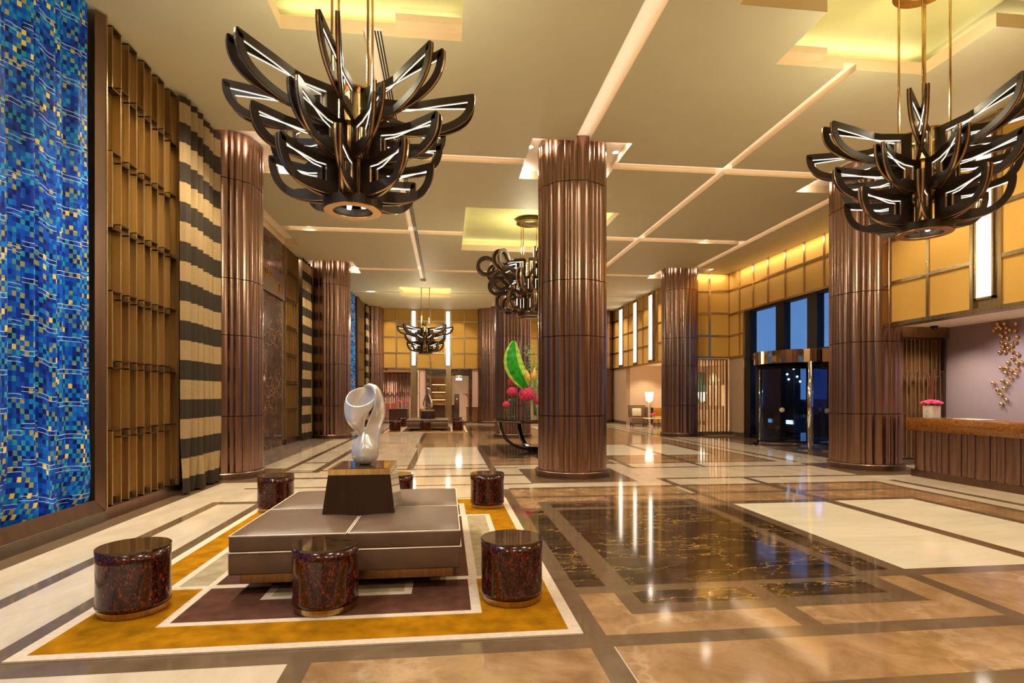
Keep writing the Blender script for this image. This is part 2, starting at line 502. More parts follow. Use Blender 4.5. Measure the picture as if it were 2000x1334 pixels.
# ------------------------------------------------------------------ floor
def mir(rects, y): return [(a, b, 2 * y - d, 2 * y - c, k) for a, b, c, d, k in rects]
def shift(rects, dy): return [(a, b, c + dy, d + dy, k) for a, b, c, d, k in rects]
F = [(-5.6, 14.5, -6, 36, 'cream')]
F += [(-4.9, -3.78, -6, 31, 'brown'), (-5.6, -3.78, 11.1, 20.4, 'taupe')]
left = [(-3.24, -3.1, -3, 8.3, 'brown'), (-3.24, -2.45, 8.1, 8.28, 'brown'), (-2.6, -2.45, 3.26, 8.3, 'brown')]
rugframe = [(-2.6, .99, 3.26, 8.25, 'brown'), (-.88, -.75, -3, 3.3, 'brown'), (-.75, .85, -3, 3.26, 'beige'), (.85, .99, -3, 8.9, 'brown')]
centre = [(.99, 3.9, 3.26, 8.22, 'brown'), (.99, 3.78, 3.42, 3.73, 'beige'), (.99, 1.26, 3.42, 4.15, 'beige'), (3.52, 3.78, 3.42, 4.27, 'beige'),
          (2.3, 2.45, 3.42, 4.2, 'brown'),
          (1.0, 1.24, 4.3, 7.2, 'dark'), (3.51, 3.77, 4.43, 7.24, 'dark'), (1.43, 3.38, 4.3, 7.2, 'dark'),
          (1.4, 2.3, 3.9, 4.16, 'dark'), (2.45, 3.33, 3.92, 4.21, 'dark'),
          (1.4, 2.3, 7.36, 7.62, 'dark'), (2.45, 3.33, 7.34, 7.6, 'dark'),
          (.99, 3.78, 7.79, 8.08, 'beige'), (.99, 1.26, 7.37, 8.08, 'beige'), (3.52, 3.78, 7.37, 8.08, 'beige'), (2.3, 2.45, 7.36, 8.2, 'brown'),
          (.99, 3.7, 8.22, 8.84, 'beige'), (.99, 3.8, 8.84, 8.99, 'brown')]
right = [(3.78, 7.42, 2.5, 9.0, 'brown'), (.997, 3.78, -2.2, 2.6, 'beige'), (.997, 3.78, 2.6, 2.74, 'brown'), (.997, 3.78, 2.74, 3.26, 'beige'),
         (3.92, 6.75, -2, 4.27, 'beige'), (3.78, 3.92, -3, 4.3, 'brown'), (3.9, 6.75, 4.27, 7.55, 'brown'),
         (3.92, 5.28, 4.43, 7.34, 'white'), (5.46, 6.66, 4.43, 7.4, 'white'),
         (6.8, 7.3, -2, 8.2, 'beige'), (3.9, 7.3, 7.55, 8.15, 'beige'), (3.9, 7.3, 8.27, 8.85, 'beige'), (5.28, 5.46, 4.3, 9.0, 'brown'),
         (7.72, 7.86, -3, 9.1, 'brown'), (7.3, 7.42, -3, 9.0, 'brown')]
rows = [(3.74, 3.87, 8.9, 9.75, 'brown'), (3.74, 9, 9.63, 9.77, 'brown'), (-3.2, 1.45, 9.36, 9.46, 'brown'), (-3.7, 1.45, 10.36, 10.52, 'brown'), (5.3, 5.43, 8.9, 9.7, 'brown')]
F += left + rugframe + centre + right + rows
MY = 10.45
left2 = [(-3.24, -3.1, 11.2, 17.6, 'brown'), (-2.6, -2.45, 11.3, 17.6, 'brown'), (-3.24, -2.45, 12.75, 12.9, 'brown'), (-3.24, -2.45, 11.2, 11.35, 'brown'),
         (-2.45, .99, 11.4, 11.55, 'brown'), (-.8, -.66, 11.5, 18.3, 'brown'), (-.66, .85, 12.2, 17.6, 'white'), (-2.3, .99, 12.05, 12.15, 'brown'), (-2.3, .99, 17.7, 17.85, 'brown')]
F += left2
r2 = mir(centre + right + rows, MY)
F += r2 + [(.85, .99, 11.1, 30, 'brown')]
F += shift(left + rugframe, 19.2) + shift(centre + right + rows, 19.2)
F += [(9.0, 10.6, 11.6, 19.4, 'dark'), (9.12, 10.6, 11.75, 19.25, 'brown')]
for cx, cy in ((2.37, 10.35), (8.6, 10.6), (2.35, 20), (8.55, 20), (-4.05, 11), (-4.03, 20.5)):
    F.append((cx - .93, cx + .93, cy - .93, cy + .93, 'brown'))
mb, ms = grid_paint(F, 0, M)
flo = tag(mb.build('floor', ms), kind='structure')

# ------------------------------------------------------------------ ceiling (a height field with real recess sides)
def height_field(rects, mats, side):
    xs = sorted({round(v, 4) for r in rects for v in r[:2]})
    ys = sorted({round(v, 4) for r in rects for v in r[2:4]})
    keys = sorted({r[5] for r in rects}); mb = MB()
    H = {}
    for i in range(len(xs) - 1):
        for j in range(len(ys) - 1):
            cx = (xs[i] + xs[i + 1]) / 2; cy = (ys[j] + ys[j + 1]) / 2
            h = None
            for r in rects:
                if r[0] < cx < r[1] and r[2] < cy < r[3]: h = (r[4], r[5])
            H[i, j] = h
    ks = len(keys)
    for (i, j), h in H.items():
        if h is None: continue
        if h[1] != 'open': mb.add([(xs[i], ys[j], h[0]), (xs[i], ys[j + 1], h[0]), (xs[i + 1], ys[j + 1], h[0]), (xs[i + 1], ys[j], h[0])], [(0, 1, 2, 3)], keys.index(h[1]))
        for di, dj in ((1, 0), (0, 1)):
            g = H.get((i + di, j + dj))
            if g is None or abs(g[0] - h[0]) < 1e-6: continue
            if di: e = [(xs[i + 1], ys[j]), (xs[i + 1], ys[j + 1])]
            else: e = [(xs[i], ys[j + 1]), (xs[i + 1], ys[j + 1])]
            mb.add([(e[0][0], e[0][1], h[0]), (e[1][0], e[1][1], h[0]), (e[1][0], e[1][1], g[0]), (e[0][0], e[0][1], g[0])], [(0, 1, 2, 3)], ks)
    return mb, [mats[k] for k in keys] + [mats[side]]
ZC = 6.0
C = [(-6, 14.5, -6, 31, ZC, 'ceil')]
CH = ZC + .09
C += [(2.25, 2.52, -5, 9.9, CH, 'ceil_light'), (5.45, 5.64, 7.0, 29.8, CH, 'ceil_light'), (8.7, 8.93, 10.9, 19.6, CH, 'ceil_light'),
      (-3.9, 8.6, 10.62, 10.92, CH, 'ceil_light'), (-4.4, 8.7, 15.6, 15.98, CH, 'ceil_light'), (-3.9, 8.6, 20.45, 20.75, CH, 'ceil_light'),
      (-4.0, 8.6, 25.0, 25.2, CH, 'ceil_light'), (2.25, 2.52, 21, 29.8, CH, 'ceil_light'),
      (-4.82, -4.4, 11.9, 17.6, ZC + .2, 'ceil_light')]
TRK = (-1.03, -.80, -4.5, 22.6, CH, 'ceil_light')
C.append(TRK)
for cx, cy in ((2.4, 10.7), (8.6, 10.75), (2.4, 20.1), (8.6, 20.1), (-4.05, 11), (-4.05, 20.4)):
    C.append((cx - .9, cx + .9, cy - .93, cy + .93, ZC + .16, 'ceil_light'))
KH = ZC + .17
for cx, dy in ((-.92, 0), (5.56, 0), (-.92, 19.2)):
    C += [(cx - 1.11, cx + 1.11, 4.6 + dy if dy == 0 else 23.9, 7.2 + dy if dy == 0 else 26.2, KH, 'open')]
    if dy == 0: C += [(cx - 2.2, cx + 2.2, 3.6, 6.15, KH, 'open')]
C.append((.46, 4.26, 13.55, 17.6, KH, 'open'))
M2_ = dict(M); M2_['open'] = M['coffer']
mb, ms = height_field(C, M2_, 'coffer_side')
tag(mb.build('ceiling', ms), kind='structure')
# the raised coffers above the lips
for x0, x1, y0, y1 in ((-3.35, 1.5, 3.3, 7.45), (3.15, 8.0, 3.3, 7.45), (-2.3, .45, 23.6, 26.5), (.2, 4.5, 13.3, 17.85)):
    z0, z1 = ZC + .175, ZC + .36
    m_ = MB().box(x0 - .05, x1 + .05, y0 - .05, y1 + .05, z1, z1 + .05)
    for a, b, c_, d in ((x0 - .05, x0, y0, y1), (x1, x1 + .05, y0, y1), (x0, x1, y0 - .05, y0), (x0, x1, y1, y1 + .05)): m_.box(a, b, c_, d, z0, z1)
    tag(m_.build('ceiling', M['coffer']), kind='structure')
# hanging ledges inside the coffers
for i, (x0, x1, y0, y1) in enumerate(((-.62, .19, 7.02, 7.2), (4.45, 5.1, 7.05, 7.2))):
    tag(MB().box(x0, x1, y0, y1, ZC + .09, ZC + .18).build('trim_%d' % (20 + i), M['coffer_side']), kind='structure')
# linear slot diffuser in the track
mb = MB()
for q in range(3):
    mb.box(-.905 + q * .035, -.888 + q * .035, 7.25, 22.5, CH - .012, CH - .001)
sl = mb.build('slot_diffuser', M['slot'])
tag(sl, 'long black slotted air diffuser set in the cream ceiling channel', 'air vent')

# ------------------------------------------------------------------ wall helpers
def mapX(c, s=-1): return lambda u, z, d: (c + s * d, u, z)      # plane x = c, d is measured into the room (s = -1 right walls, +1 left walls)
def mapY(c, s=-1): return lambda u, z, d: (u, c + s * d, z)
def pbox(mb, P, u0, u1, z0, z1, d0, d1, mi=0):
    a, b = P(u0, z0, d0), P(u1, z1, d1)
    lo = [min(a[i], b[i]) for i in range(3)]; hi = [max(a[i], b[i]) for i in range(3)]
    return mb.box(lo[0], hi[0], lo[1], hi[1], lo[2], hi[2], mi)
ZS = [2.85, 3.69, 4.53, 5.37, 6.0]
def gold_wall(name, P, us, zs=ZS, skip=(), thick=.25):
    """fabric squares in a raised metal grid; us are the grid lines, skip lists the bays left for light strips"""
    mb = MB()
    pbox(mb, P, us[0], us[-1], zs[0], zs[-1], -thick, 0, 0)
    for i in range(len(us) - 1):
        if i in skip: continue
        for j in range(len(zs) - 1):
            pbox(mb, P, us[i] + .02, us[i + 1] - .02, zs[j] + .02, zs[j + 1] - .02, 0, .018, 1)
    for u in us: pbox(mb, P, u - .032, u + .032, zs[0], zs[-1], 0, .045, 0)
    for i in range(len(us) - 1):
        for z in zs[:-1]:
            if i in skip and z != zs[0]: continue
            pbox(mb, P, us[i], us[i + 1], z - (0 if z == zs[0] else .032), z + (.07 if z == zs[0] else .032), 0, .04, 0)
    return tag(mb.build(name, [M['frame_gold'], M['gold_panel']]), kind='structure')
def wall_light(P, u0, u1, z0, z1, label, group=None):
    t = thing('wall_light', label, 'light', P((u0 + u1) / 2, z0, 0), group=group)
    inv = Vector(t.location)
    mb = MB()
    for a, b, c, d in ((u0, u0 + .035, z0, z1), (u1 - .035, u1, z0, z1), (u0, u1, z0, z0 + .035), (u0, u1, z1 - .035, z1)):
        pbox(mb, P, a, b, c, d, .0, .065)
    o = mb.build('frame', M['frame_gold'], t); o.location = -inv
    mb = MB(); pbox(mb, P, u0 + .03, u1 - .03, z0 + .03, z1 - .03, .0, .03)
    n = int((z1 - z0) / .045)
    o = mb.build('diffuser', M['strip'], t); o.location = -inv
    return t
def slab(name, x0, x1, y0, y1, z0, z1, m):
    return tag(MB().box(x0, x1, y0, y1, z0, z1).build(name, M[m]), kind='structure')

# ------------------------------------------------------------------ right side
slab('wall_right', 10.75, 10.95, -6, 11.1, 0, 3.1, 'purple')
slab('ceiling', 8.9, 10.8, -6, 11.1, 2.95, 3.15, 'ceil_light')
us = [10.2, 9.27, 8.41, 7.93, 7.1, 6.26, 5.42, 4.58, 3.74, 2.9, 2.42, 1.58, .74, -.1, -.94, -1.78, -2.62, -3.46, -4.3, -6]
us = sorted(us)
gold_wall('wall_right', mapX(8.7), us, skip=(us.index(7.93), us.index(2.42)))
wall_light(mapX(8.7), 8.01, 8.34, 3.05, 5.85, 'tall slim lit wall light between the gold panels above the reception desk')
slab('wall_right', 8.7, 10.75, 11.1, 11.3, 2.95, 6.0, 'plaster')
slab('wall_right', 8.55, 8.7, 10.2, 11.3, 2.88, 6.0, 'frame_gold')
# entrance wall, above the glass and the panelled jamb
ue = [11.3, 12.0, 12.85, 13.7, 14.6, 15.48, 16.41, 17.36, 18.26, 19.17, 19.95]
gold_wall('wall_right', mapX(10.5), ue, zs=[4.45, 5.37, 6.0])
gold_wall('wall_right', mapX(10.5), [18.9, 19.17, 19.95], zs=[2.85, 3.69, 4.45])
slab('wall_right', 10.5, 10.75, 18.9, 19.97, 0, 2.85, 'tan_wall')
gold_wall('wall_right', mapY(19.95), [8.9, 9.7, 10.48], thick=.2)
uf = [20.15, 20.8, 21.55, 22.3, 23.05, 23.58, 24.13, 24.88, 25.62, 26.17, 26.97, 27.77, 28.42, 29.2, 29.98]
gold_wall('wall_right', mapX(8.95), uf, skip=(4, 5 - 0 if False else 5, 8, 11))
for (a, b), w in zip(((23.6, 24.1), (25.64, 26.15), (27.79, 28.4)), ('nearest of the three lit slim wall lights on the gold wall over the lounge', 'middle one of the three lit slim wall lights on the gold wall over the lounge', 'farthest of the three lit slim wall lights on the gold wall over the lounge')):
    wall_light(mapX(8.95), a, b, 3.0, 5.9, w, 'slim wall lights over the lounge')
slab('wall_right', 8.95, 9.15, 27.4, 30, 0, 2.85, 'tan_wall')
slab('wall_right', 9.15, 13.3, 27.4, 27.6, 0, 2.95, 'cream_wall')
slab('wall_right', 13.1, 13.3, 20.1, 27.4, 0, 2.95, 'cream_wall')
slab('wall_right', 10.75, 13.3, 19.95, 20.15, 0, 2.95, 'plaster')
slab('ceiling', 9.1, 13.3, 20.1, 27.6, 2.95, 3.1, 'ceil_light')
slab('baseboard_right', 9.15, 13.1, 27.37, 27.4, 0, .16, 'skirting')
slab('baseboard_right', 8.92, 8.95, 27.37, 29.9, 0, .16, 'skirting')
slab('baseboard_right', 10.46, 10.5, 18.9, 19.95, 0, .14, 'skirting')
slab('baseboard_right', 9.15, 10.5, 19.93, 20.17, 0, .12, 'skirting')
slab('baseboard_right', 9.15, 10.75, 11.0, 11.2, 0, .14, 'skirting')
slab('wall_rear', -6, 14.5, -6.2, -6, 0, 6.3, 'tan_wall')

# ------------------------------------------------------------------ back wall
ub = [-5.0, -4.1, -3.27, -2.61, -1.87, -1.55, -.83, -.08, .24, .945, 1.65, 2.45, 3.3, 3.75, 4.1, 4.9, 5.7, 6.5, 7.3, 8.1, 8.95]
gold_wall('wall_back', mapY(30), ub, skip=(4, 7, 13))
wall_light(mapY(30), -1.84, -1.58, 3.02, 5.92, 'slim lit wall light left of the far hanging chandelier on the end wall', 'slim wall lights on the end wall')
wall_light(mapY(30), -.05, .21, 3.02, 5.92, 'slim lit wall light right of the far hanging chandelier on the end wall', 'slim wall lights on the end wall')
wall_light(mapY(30), 3.78, 4.07, 3.02, 5.92, 'lit wall light half hidden behind the nearest middle column', 'slim wall lights on the end wall')
slab('wall_back', 1.68, 8.95, 30, 30.2, 0, 2.85, 'tan_wall')
slab('wall_back', -6, -3.3, 30, 30.2, 0, 2.85, 'tan_wall')
slab('wall_back', -6, 9, 34.2, 34.4, 0, 3, 'cream_wall')
slab('wall_back', -6, 4, 30.2, 34.4, 2.82, 2.95, 'plaster')
slab('wall_back', 3.6, 3.8, 30.2, 34.2, 0, 2.85, 'wood_warm')
slab('wall_back', -4.2, -4.0, 30.2, 34.2, 0, 2.85, 'pink_wall')
slab('baseboard_back', -3.3, 1.68, 29.93, 30.1, 0, .1, 'skirting')

# ------------------------------------------------------------------ left side
slab('wall_left', -5.4, -4.3, -6, 11, 0, 6.0, 'plaster')
slab('wall_left', -5.4, -4.85, 11, 17.58, 0, 6.2, 'portal')
slab('wall_left', -5.4, -4.95, 17.58, 20.6, 0, 6.0, 'plaster')
slab('wall_left', -5.4, -4.3, 20.5, 30, 0, 6.0, 'plaster')
tag(MB().box(-4.3, -4.0, -6, 7.17, 0, .125).build('baseboard_left', M['skirting']), kind='structure')
tag(MB().box(-4.3, -4.02, 7.17, 9.3, 0, .15).build('baseboard_left', M['bronze']), kind='structure')
tag(MB().box(-4.3, -4.0, 21.3, 28.3, 0, .13).build('baseboard_left', M['skirting']), kind='structure')
tag(MB().box(-4.95, -4.78, 17.58, 19.1, 0, .15).build('baseboard_left', M['bronze']), kind='structure')
def bevel_frame(name, y0, y1):
    """splayed bronze surround: sill and end jamb sloping in towards the cloth"""
    mb = MB()
    xo, xi = -4.0, -4.06
    mb.hexa([(xo, y0, .125), (xo, y1, .125), (xi, y1 - .105, .125), (xi, y0, .125)], [(xo - .005, y0, .128), (xo - .005, y1, .128), (xi, y1 - .105, .275), (xi, y0, .275)])
    mb.hexa([(xo, y1 - .002, .126), (-4.12, y1, .126), (-4.12, y1 - .01, .126), (xi, y1 - .107, .272)], [(xo, y1, 5.98), (-4.12, y1, 5.98), (-4.12, y1 - .01, 5.98), (xi, y1 - .107, 5.98)])
    return tag(mb.build(name, M['bronze']), kind='structure')
bevel_frame('trim_1', -5.9, 7.17)
bevel_frame('trim_2', 21.4, 26.39)

def wavy_cloth(name, mat, x, y0, y1, z0, z1, amp, period, seed, uv=False, flare=0.):
    rnd = random.Random(seed)
    n = int((y1 - y0) / .025); nz = 36
    ph = [rnd.uniform(0, 6.28) for _ in range(4)]
    mb = MB(); mb.uv = []
    for j in range(nz + 1):
        z = z0 + (z1 - z0) * j / nz
        arc = 0; px = None
        for i in range(n + 1):
            y = y0 + (y1 - y0) * i / n
            t = y / period * 2 * PI
            s = math.sin(t + .9 * math.sin(t * .37 + ph[0]) + .25 * math.sin(z * .8 + ph[1]))
            w = amp * (1 + .35 * math.sin(t * .21 + ph[2])) * s + .3 * amp * math.sin(2.3 * t + ph[3] + .4 * z)
            low = max(0, 1 - (z - z0) / 1.4)
            w += low * low * amp * .9 * math.sin(t * .43 + ph[2] + z * 2.5) 
            xx = x + w
            if px is not None: arc += math.hypot(xx - px[0], y - px[1])
            px = (xx, y)
            zz = z + (.02 * math.sin(t * .5 + ph[1]) if uv else 0)
            mb.v.append((xx, y, zz)); mb.uv.append((arc, z + .018 * s if uv else z))
    for j in range(nz):
        for i in range(n):
            a = j * (n + 1) + i
            mb.f.append((a, a + n + 1, a + n + 2, a + 1)); mb.m.append(0); mb.sm.append(True)
    return mb.build(name, mat)
c = wavy_cloth('sequin_curtain', M['blue'], -4.16, .5, 7.17, .2, 5.98, .062, .40, 3, True)
tag(c, 'shimmering blue sequinned curtain in the nearest bronze framed bay, at the left edge', 'curtain')
c = wavy_cloth('sequin_curtain', M['blue'], -4.16, 21.5, 26.38, .2, 5.98, .062, .40, 5, True)
tag(c, 'small strip of blue sequinned curtain far off behind the second left column', 'curtain')

def striped(x, y0, y1, seed, label):
    c = wavy_cloth('striped_curtain', M['curtain'], x, y0, y1, .03, 5.95, .05, .235, seed)
    return tag(c, label, 'curtain', 'striped curtains on the left')
striped(-3.90, 8.86, 10.35, 11, 'brown and tan striped curtain hanging beside the nearest left column')
striped(-4.66, 19.0, 20.2, 12, 'brown and tan striped curtain beside the second left column, beyond the marble wall')
striped(-3.93, 28.26, 29.3, 13, 'far off striped curtain hanging before the third left column')

def fin_screen(P, u0, u1, n, label, zb=.15, org=(0, 0, 0), depth=.10):
    t = thing('fin_screen', label, 'wall screen', org)
    off = Vector(org)
    def bl(mb, name, m):
        o = mb.build(name, m, t); o.location = -off
    mb = MB(); pbox(mb, P, u0, u1, zb, 5.99, -.149, -.131); bl(mb, 'backing', M['fin_back'])
    zs = [zb, 1.02, 1.87, 2.72, 3.57, 4.42, 5.27, 5.98]
    p = (u1 - u0) / n
    fins = MB(); caps = MB(); plates = MB()
    for r in range(7):
        z0, z1 = zs[r] - (.05 if r else 0), zs[r + 1] + (.05 if r < 6 else 0)
        for k in range(-1, n + 1):
            a = u0 + (k + (.0 if r % 2 else .5)) * p - .02; b = a + p * .56
            if a < u0 - .01 or b > u1 + .01: continue
            fins_d = (-.13, depth - .13)
            pbox(fins, P, a, a + .014, z0, z1, *fins_d); pbox(fins, P, b - .014, b, z0, z1, *fins_d)
            pbox(plates, P, a + .014, b - .014, z0 + .02, z1 - .02, -.13, -.095)
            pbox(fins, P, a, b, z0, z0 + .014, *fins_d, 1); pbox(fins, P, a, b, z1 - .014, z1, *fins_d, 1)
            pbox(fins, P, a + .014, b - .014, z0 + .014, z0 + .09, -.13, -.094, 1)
    pbox(fins, P, u0 - .02, u0, zb, 5.99, -.13, .01); pbox(fins, P, u1, u1 + .02, zb, 5.99, -.13, .01)
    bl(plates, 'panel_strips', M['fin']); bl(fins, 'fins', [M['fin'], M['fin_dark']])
    return t
fin_screen(mapX(-4.0, 1), 7.19, 8.98, 5, 'tall bronze fin screen between the blue sequinned cloth and the nearest striped curtain', org=(-4.0, 8.1, .15))
fin_screen(mapX(-4.8, 1), 17.63, 19.05, 5, 'bronze fin screen beside the dark veined marble wall', org=(-4.8, 18.3, .15))
fin_screen(mapX(-4.0, 1), 26.41, 28.2, 5, 'far off bronze fin screen beyond the second left column', org=(-4.0, 27.3, .15))

# ------------------------------------------------------------------ marble portal sign
def text_mesh(body, size, depth, align='LEFT'):
    cu = bpy.data.curves.new('t', 'FONT'); cu.body = body; cu.size = size; cu.extrude = depth; cu.align_x = align
    o = bpy.data.objects.new('t', cu); COL.objects.link(o)
    bpy.context.view_layer.update()
    me = bpy.data.meshes.new_from_object(o.evaluated_get(bpy.context.evaluated_depsgraph_get()))
    bpy.data.objects.remove(o)
    return me
def text_obj(name, body, size, depth, mat, parent, loc, rot, align='LEFT'):
    me = text_mesh(body, size, depth, align)
    me.materials.clear(); me.materials.append(mat)
    o = bpy.data.objects.new(name, me); COL.objects.link(o)
    o.parent = parent; o.location = loc; o.rotation_euler = rot
    return o
sg = thing('restaurant_sign', 'dark sign board with raised gold letters on the veined marble wall', 'sign', (-4.85, 16.3, 4.3))
MB().box(0, .06, -1.6, 1.18, 0, .72).build('board', M['bronze'], sg)
rot = (PI / 2, 0, PI / 2)
text_obj('letters', 'LUPRI', .30, .02, M['gold'], sg, (.075, -.85, .38), rot)
text_obj('letters', 'TE', .46, .02, M['gold'], sg, (.075, .25, .1), rot)

# ------------------------------------------------------------------ columns
PAT = [.244, .146, .117, .094, .142, .253, .094, .146, .263, .097, .141, .246, .12, .22, .1, .15, .25, .1, .14, .24, .11, .15, .23, .1]
def col_meshes():
    tot = sum(PAT)
    prof = []
    a = .3
    for w in PAT:
        da = w / tot * 2 * PI
        bul = .02 + .14 * w
        ps = []
        for k in range(9):
            t = k / 8
            r = .602 + bul * (math.sin(PI * (.04 + .92 * t))) ** .6
            ps.append((r * math.cos(a + da * t), r * math.sin(a + da * t)))
        prof.append(ps); a += da
    mb = MB()
    seams = [.12, 1.12, 2.55, 3.55, 5.3, 6.14]
    for s in range(5):
        z0, z1 = seams[s] + .006, seams[s + 1] - .006
        for ps in prof:
            n = len(ps)
            mb.add([(x, y, z0) for x, y in ps] + [(x, y, z1) for x, y in ps], [(i, i + 1, n + i + 1, n + i) for i in range(n - 1)], 0, True)
    mb.lathe([(.598, .1), (.598, 6.14)], 48, mi=1)
    pl = MB().lathe([(.70, 0), (.70, .012), (.695, .015), (.695, .108), (.685, .12), (.55, .12)], 64, mi=0, smooth=False)
    return mb, pl
shaft, plinth = col_meshes()
ct = thing('column', 'nearest middle fluted copper column standing right of the low ottoman', 'column', (2.35, 10.4, 0), .2)
shaft.build('shaft', [M['copper'], M['copper_gap']], ct); plinth.build('plinth', M['bronze'], ct)
for x, y, rz, lab in ((-4.07, 10.95, 1.1, 'nearest fluted copper column on the left, beside the first striped curtain'),
                      (8.62, 10.75, 2.0, 'broad fluted copper column on the right, beside the reception desk'),
                      (-4.03, 20.5, 2.7, 'second fluted copper column on the left, behind the pearl sculpture'),
                      (2.36, 20.1, 3.5, 'fluted copper column behind the round flower table'),
                      (8.55, 19.95, 4.2, 'fluted copper column on the right before the lounge, left of the revolving door'),
                      (-3.9, 29.75, 5.0, 'farthest fluted copper column on the left at the end wall'),
                      (2.3, 29.75, 5.5, 'farthest fluted copper column right of the end doorway'),
                      (8.3, 29.75, .7, 'farthest fluted copper column at the right end, mostly hidden by the nearest column')):
    copy_tree(ct, loc=(x, y, 0), rz=rz, label=lab)
# ------------------------------------------------------------------ chandeliers
def bez(p0, p1, p2, p3, n):
    out = []
    for i in range(n + 1):
        t = i / n; s = 1 - t
        out.append(tuple(s ** 3 * a + 3 * s * s * t * b + 3 * s * t * t * c + t ** 3 * d for a, b, c, d in zip(p0, p1, p2, p3)))
    return out
def wing_outline(Rr, r0, h, rise):
    o = [(r0, 0)] + bez((r0 + .08, 0), (Rr * .74, -.01), (Rr - .01, h * .25), (Rr, h + rise - .05), 16)
    o += bez((Rr, h + rise - .02), (Rr, h + rise), (Rr - .01, h + rise + .008), (Rr - .05, h + rise), 4)[1:]
    o += [(r0 + (Rr - r0) * .62, h + rise * .4), (r0 + (Rr - r0) * .34, h - .015), (r0 + .1, h - .015), (r0, h - .015)]
    return o
def loop_outline(Rr, r0, h):
    cr = .27; cx, cz = Rr - cr, h * .62
    o = [(r0, 0), (r0 + .2, .0), (r0 + (Rr - r0) * .5, h * .16)]
    a0, a1 = -2.25, 2.55
    o += [(cx + cr * math.cos(a0 + (a1 - a0) * i / 22), cz + cr * math.sin(a0 + (a1 - a0) * i / 22)) for i in range(23)]
    o += [(cx - .31, cz + .05), (r0 + (Rr - r0) * .34, h * .86), (r0 + .1, h), (r0, h)]
    return o
def inset(loop, w):
    n = len(loop); out = []
    for i in range(n):
        a, b, c = Vector(loop[i - 1]), Vector(loop[i]), Vector(loop[(i + 1) % n])
        d1, d2 = (b - a).normalized(), (c - b).normalized()
        n1, n2 = Vector((-d1.y, d1.x)), Vector((-d2.y, d2.x))
        m = (n1 + n2)
        if m.length < 1e-4: m = n1
        m.normalize()
        k = min(1.7, 1 / max(.5, m.dot(n1)))
        out.append(tuple(b + m * w * k))
    return out
def wing_meshes(outer, w, t=.034, led_from=None, root_in=0):
    inner = inset(outer, w)
    if root_in:
        rr0 = min(r for r, z in outer)
        inner = [(max(r, rr0 + root_in), max(z, root_in * .95) if r < rr0 + .34 else z) for r, z in inner]
    n = len(outer)
    mb = MB()
    lay = [-t / 2, -t / 5, t / 5, t / 2]
    vs = []
    for y in lay: vs += [(r, y, z) for r, z in outer]
    for y in lay: vs += [(r, y, z) for r, z in inner]
    O = lambda l, i: l * n + i % n
    I = lambda l, i: 4 * n + l * n + i % n
    dark = []; gold = []
    for i in range(n):
        dark.append((O(0, i), O(0, i + 1), I(0, i + 1), I(0, i)))
        dark.append((O(3, i + 1), O(3, i), I(3, i), I(3, i + 1)))
        for l in range(3):
            tgt = gold if l == 1 else dark
            tgt.append((O(l, i + 1), O(l, i), O(l + 1, i), O(l + 1, i + 1)))
            (gold if l == 1 else dark).append((I(l, i), I(l, i + 1), I(l + 1, i + 1), I(l + 1, i)))
    mb.v = vs
    for f in dark: mb.f.append(f); mb.m.append(0); mb.sm.append(False)
    for f in gold: mb.f.append(f); mb.m.append(1); mb.sm.append(False)
    # light strip along the top and the root edge of the slot
    li = inner
    k0 = led_from if led_from is not None else n - 5
    pts = [(r + .004, 0, z - .004) for r, z in [li[i % n] for i in range(k0, n)] + [li[0]]]
    led = MB().tube(pts, .0036, 4)
    return mb, led
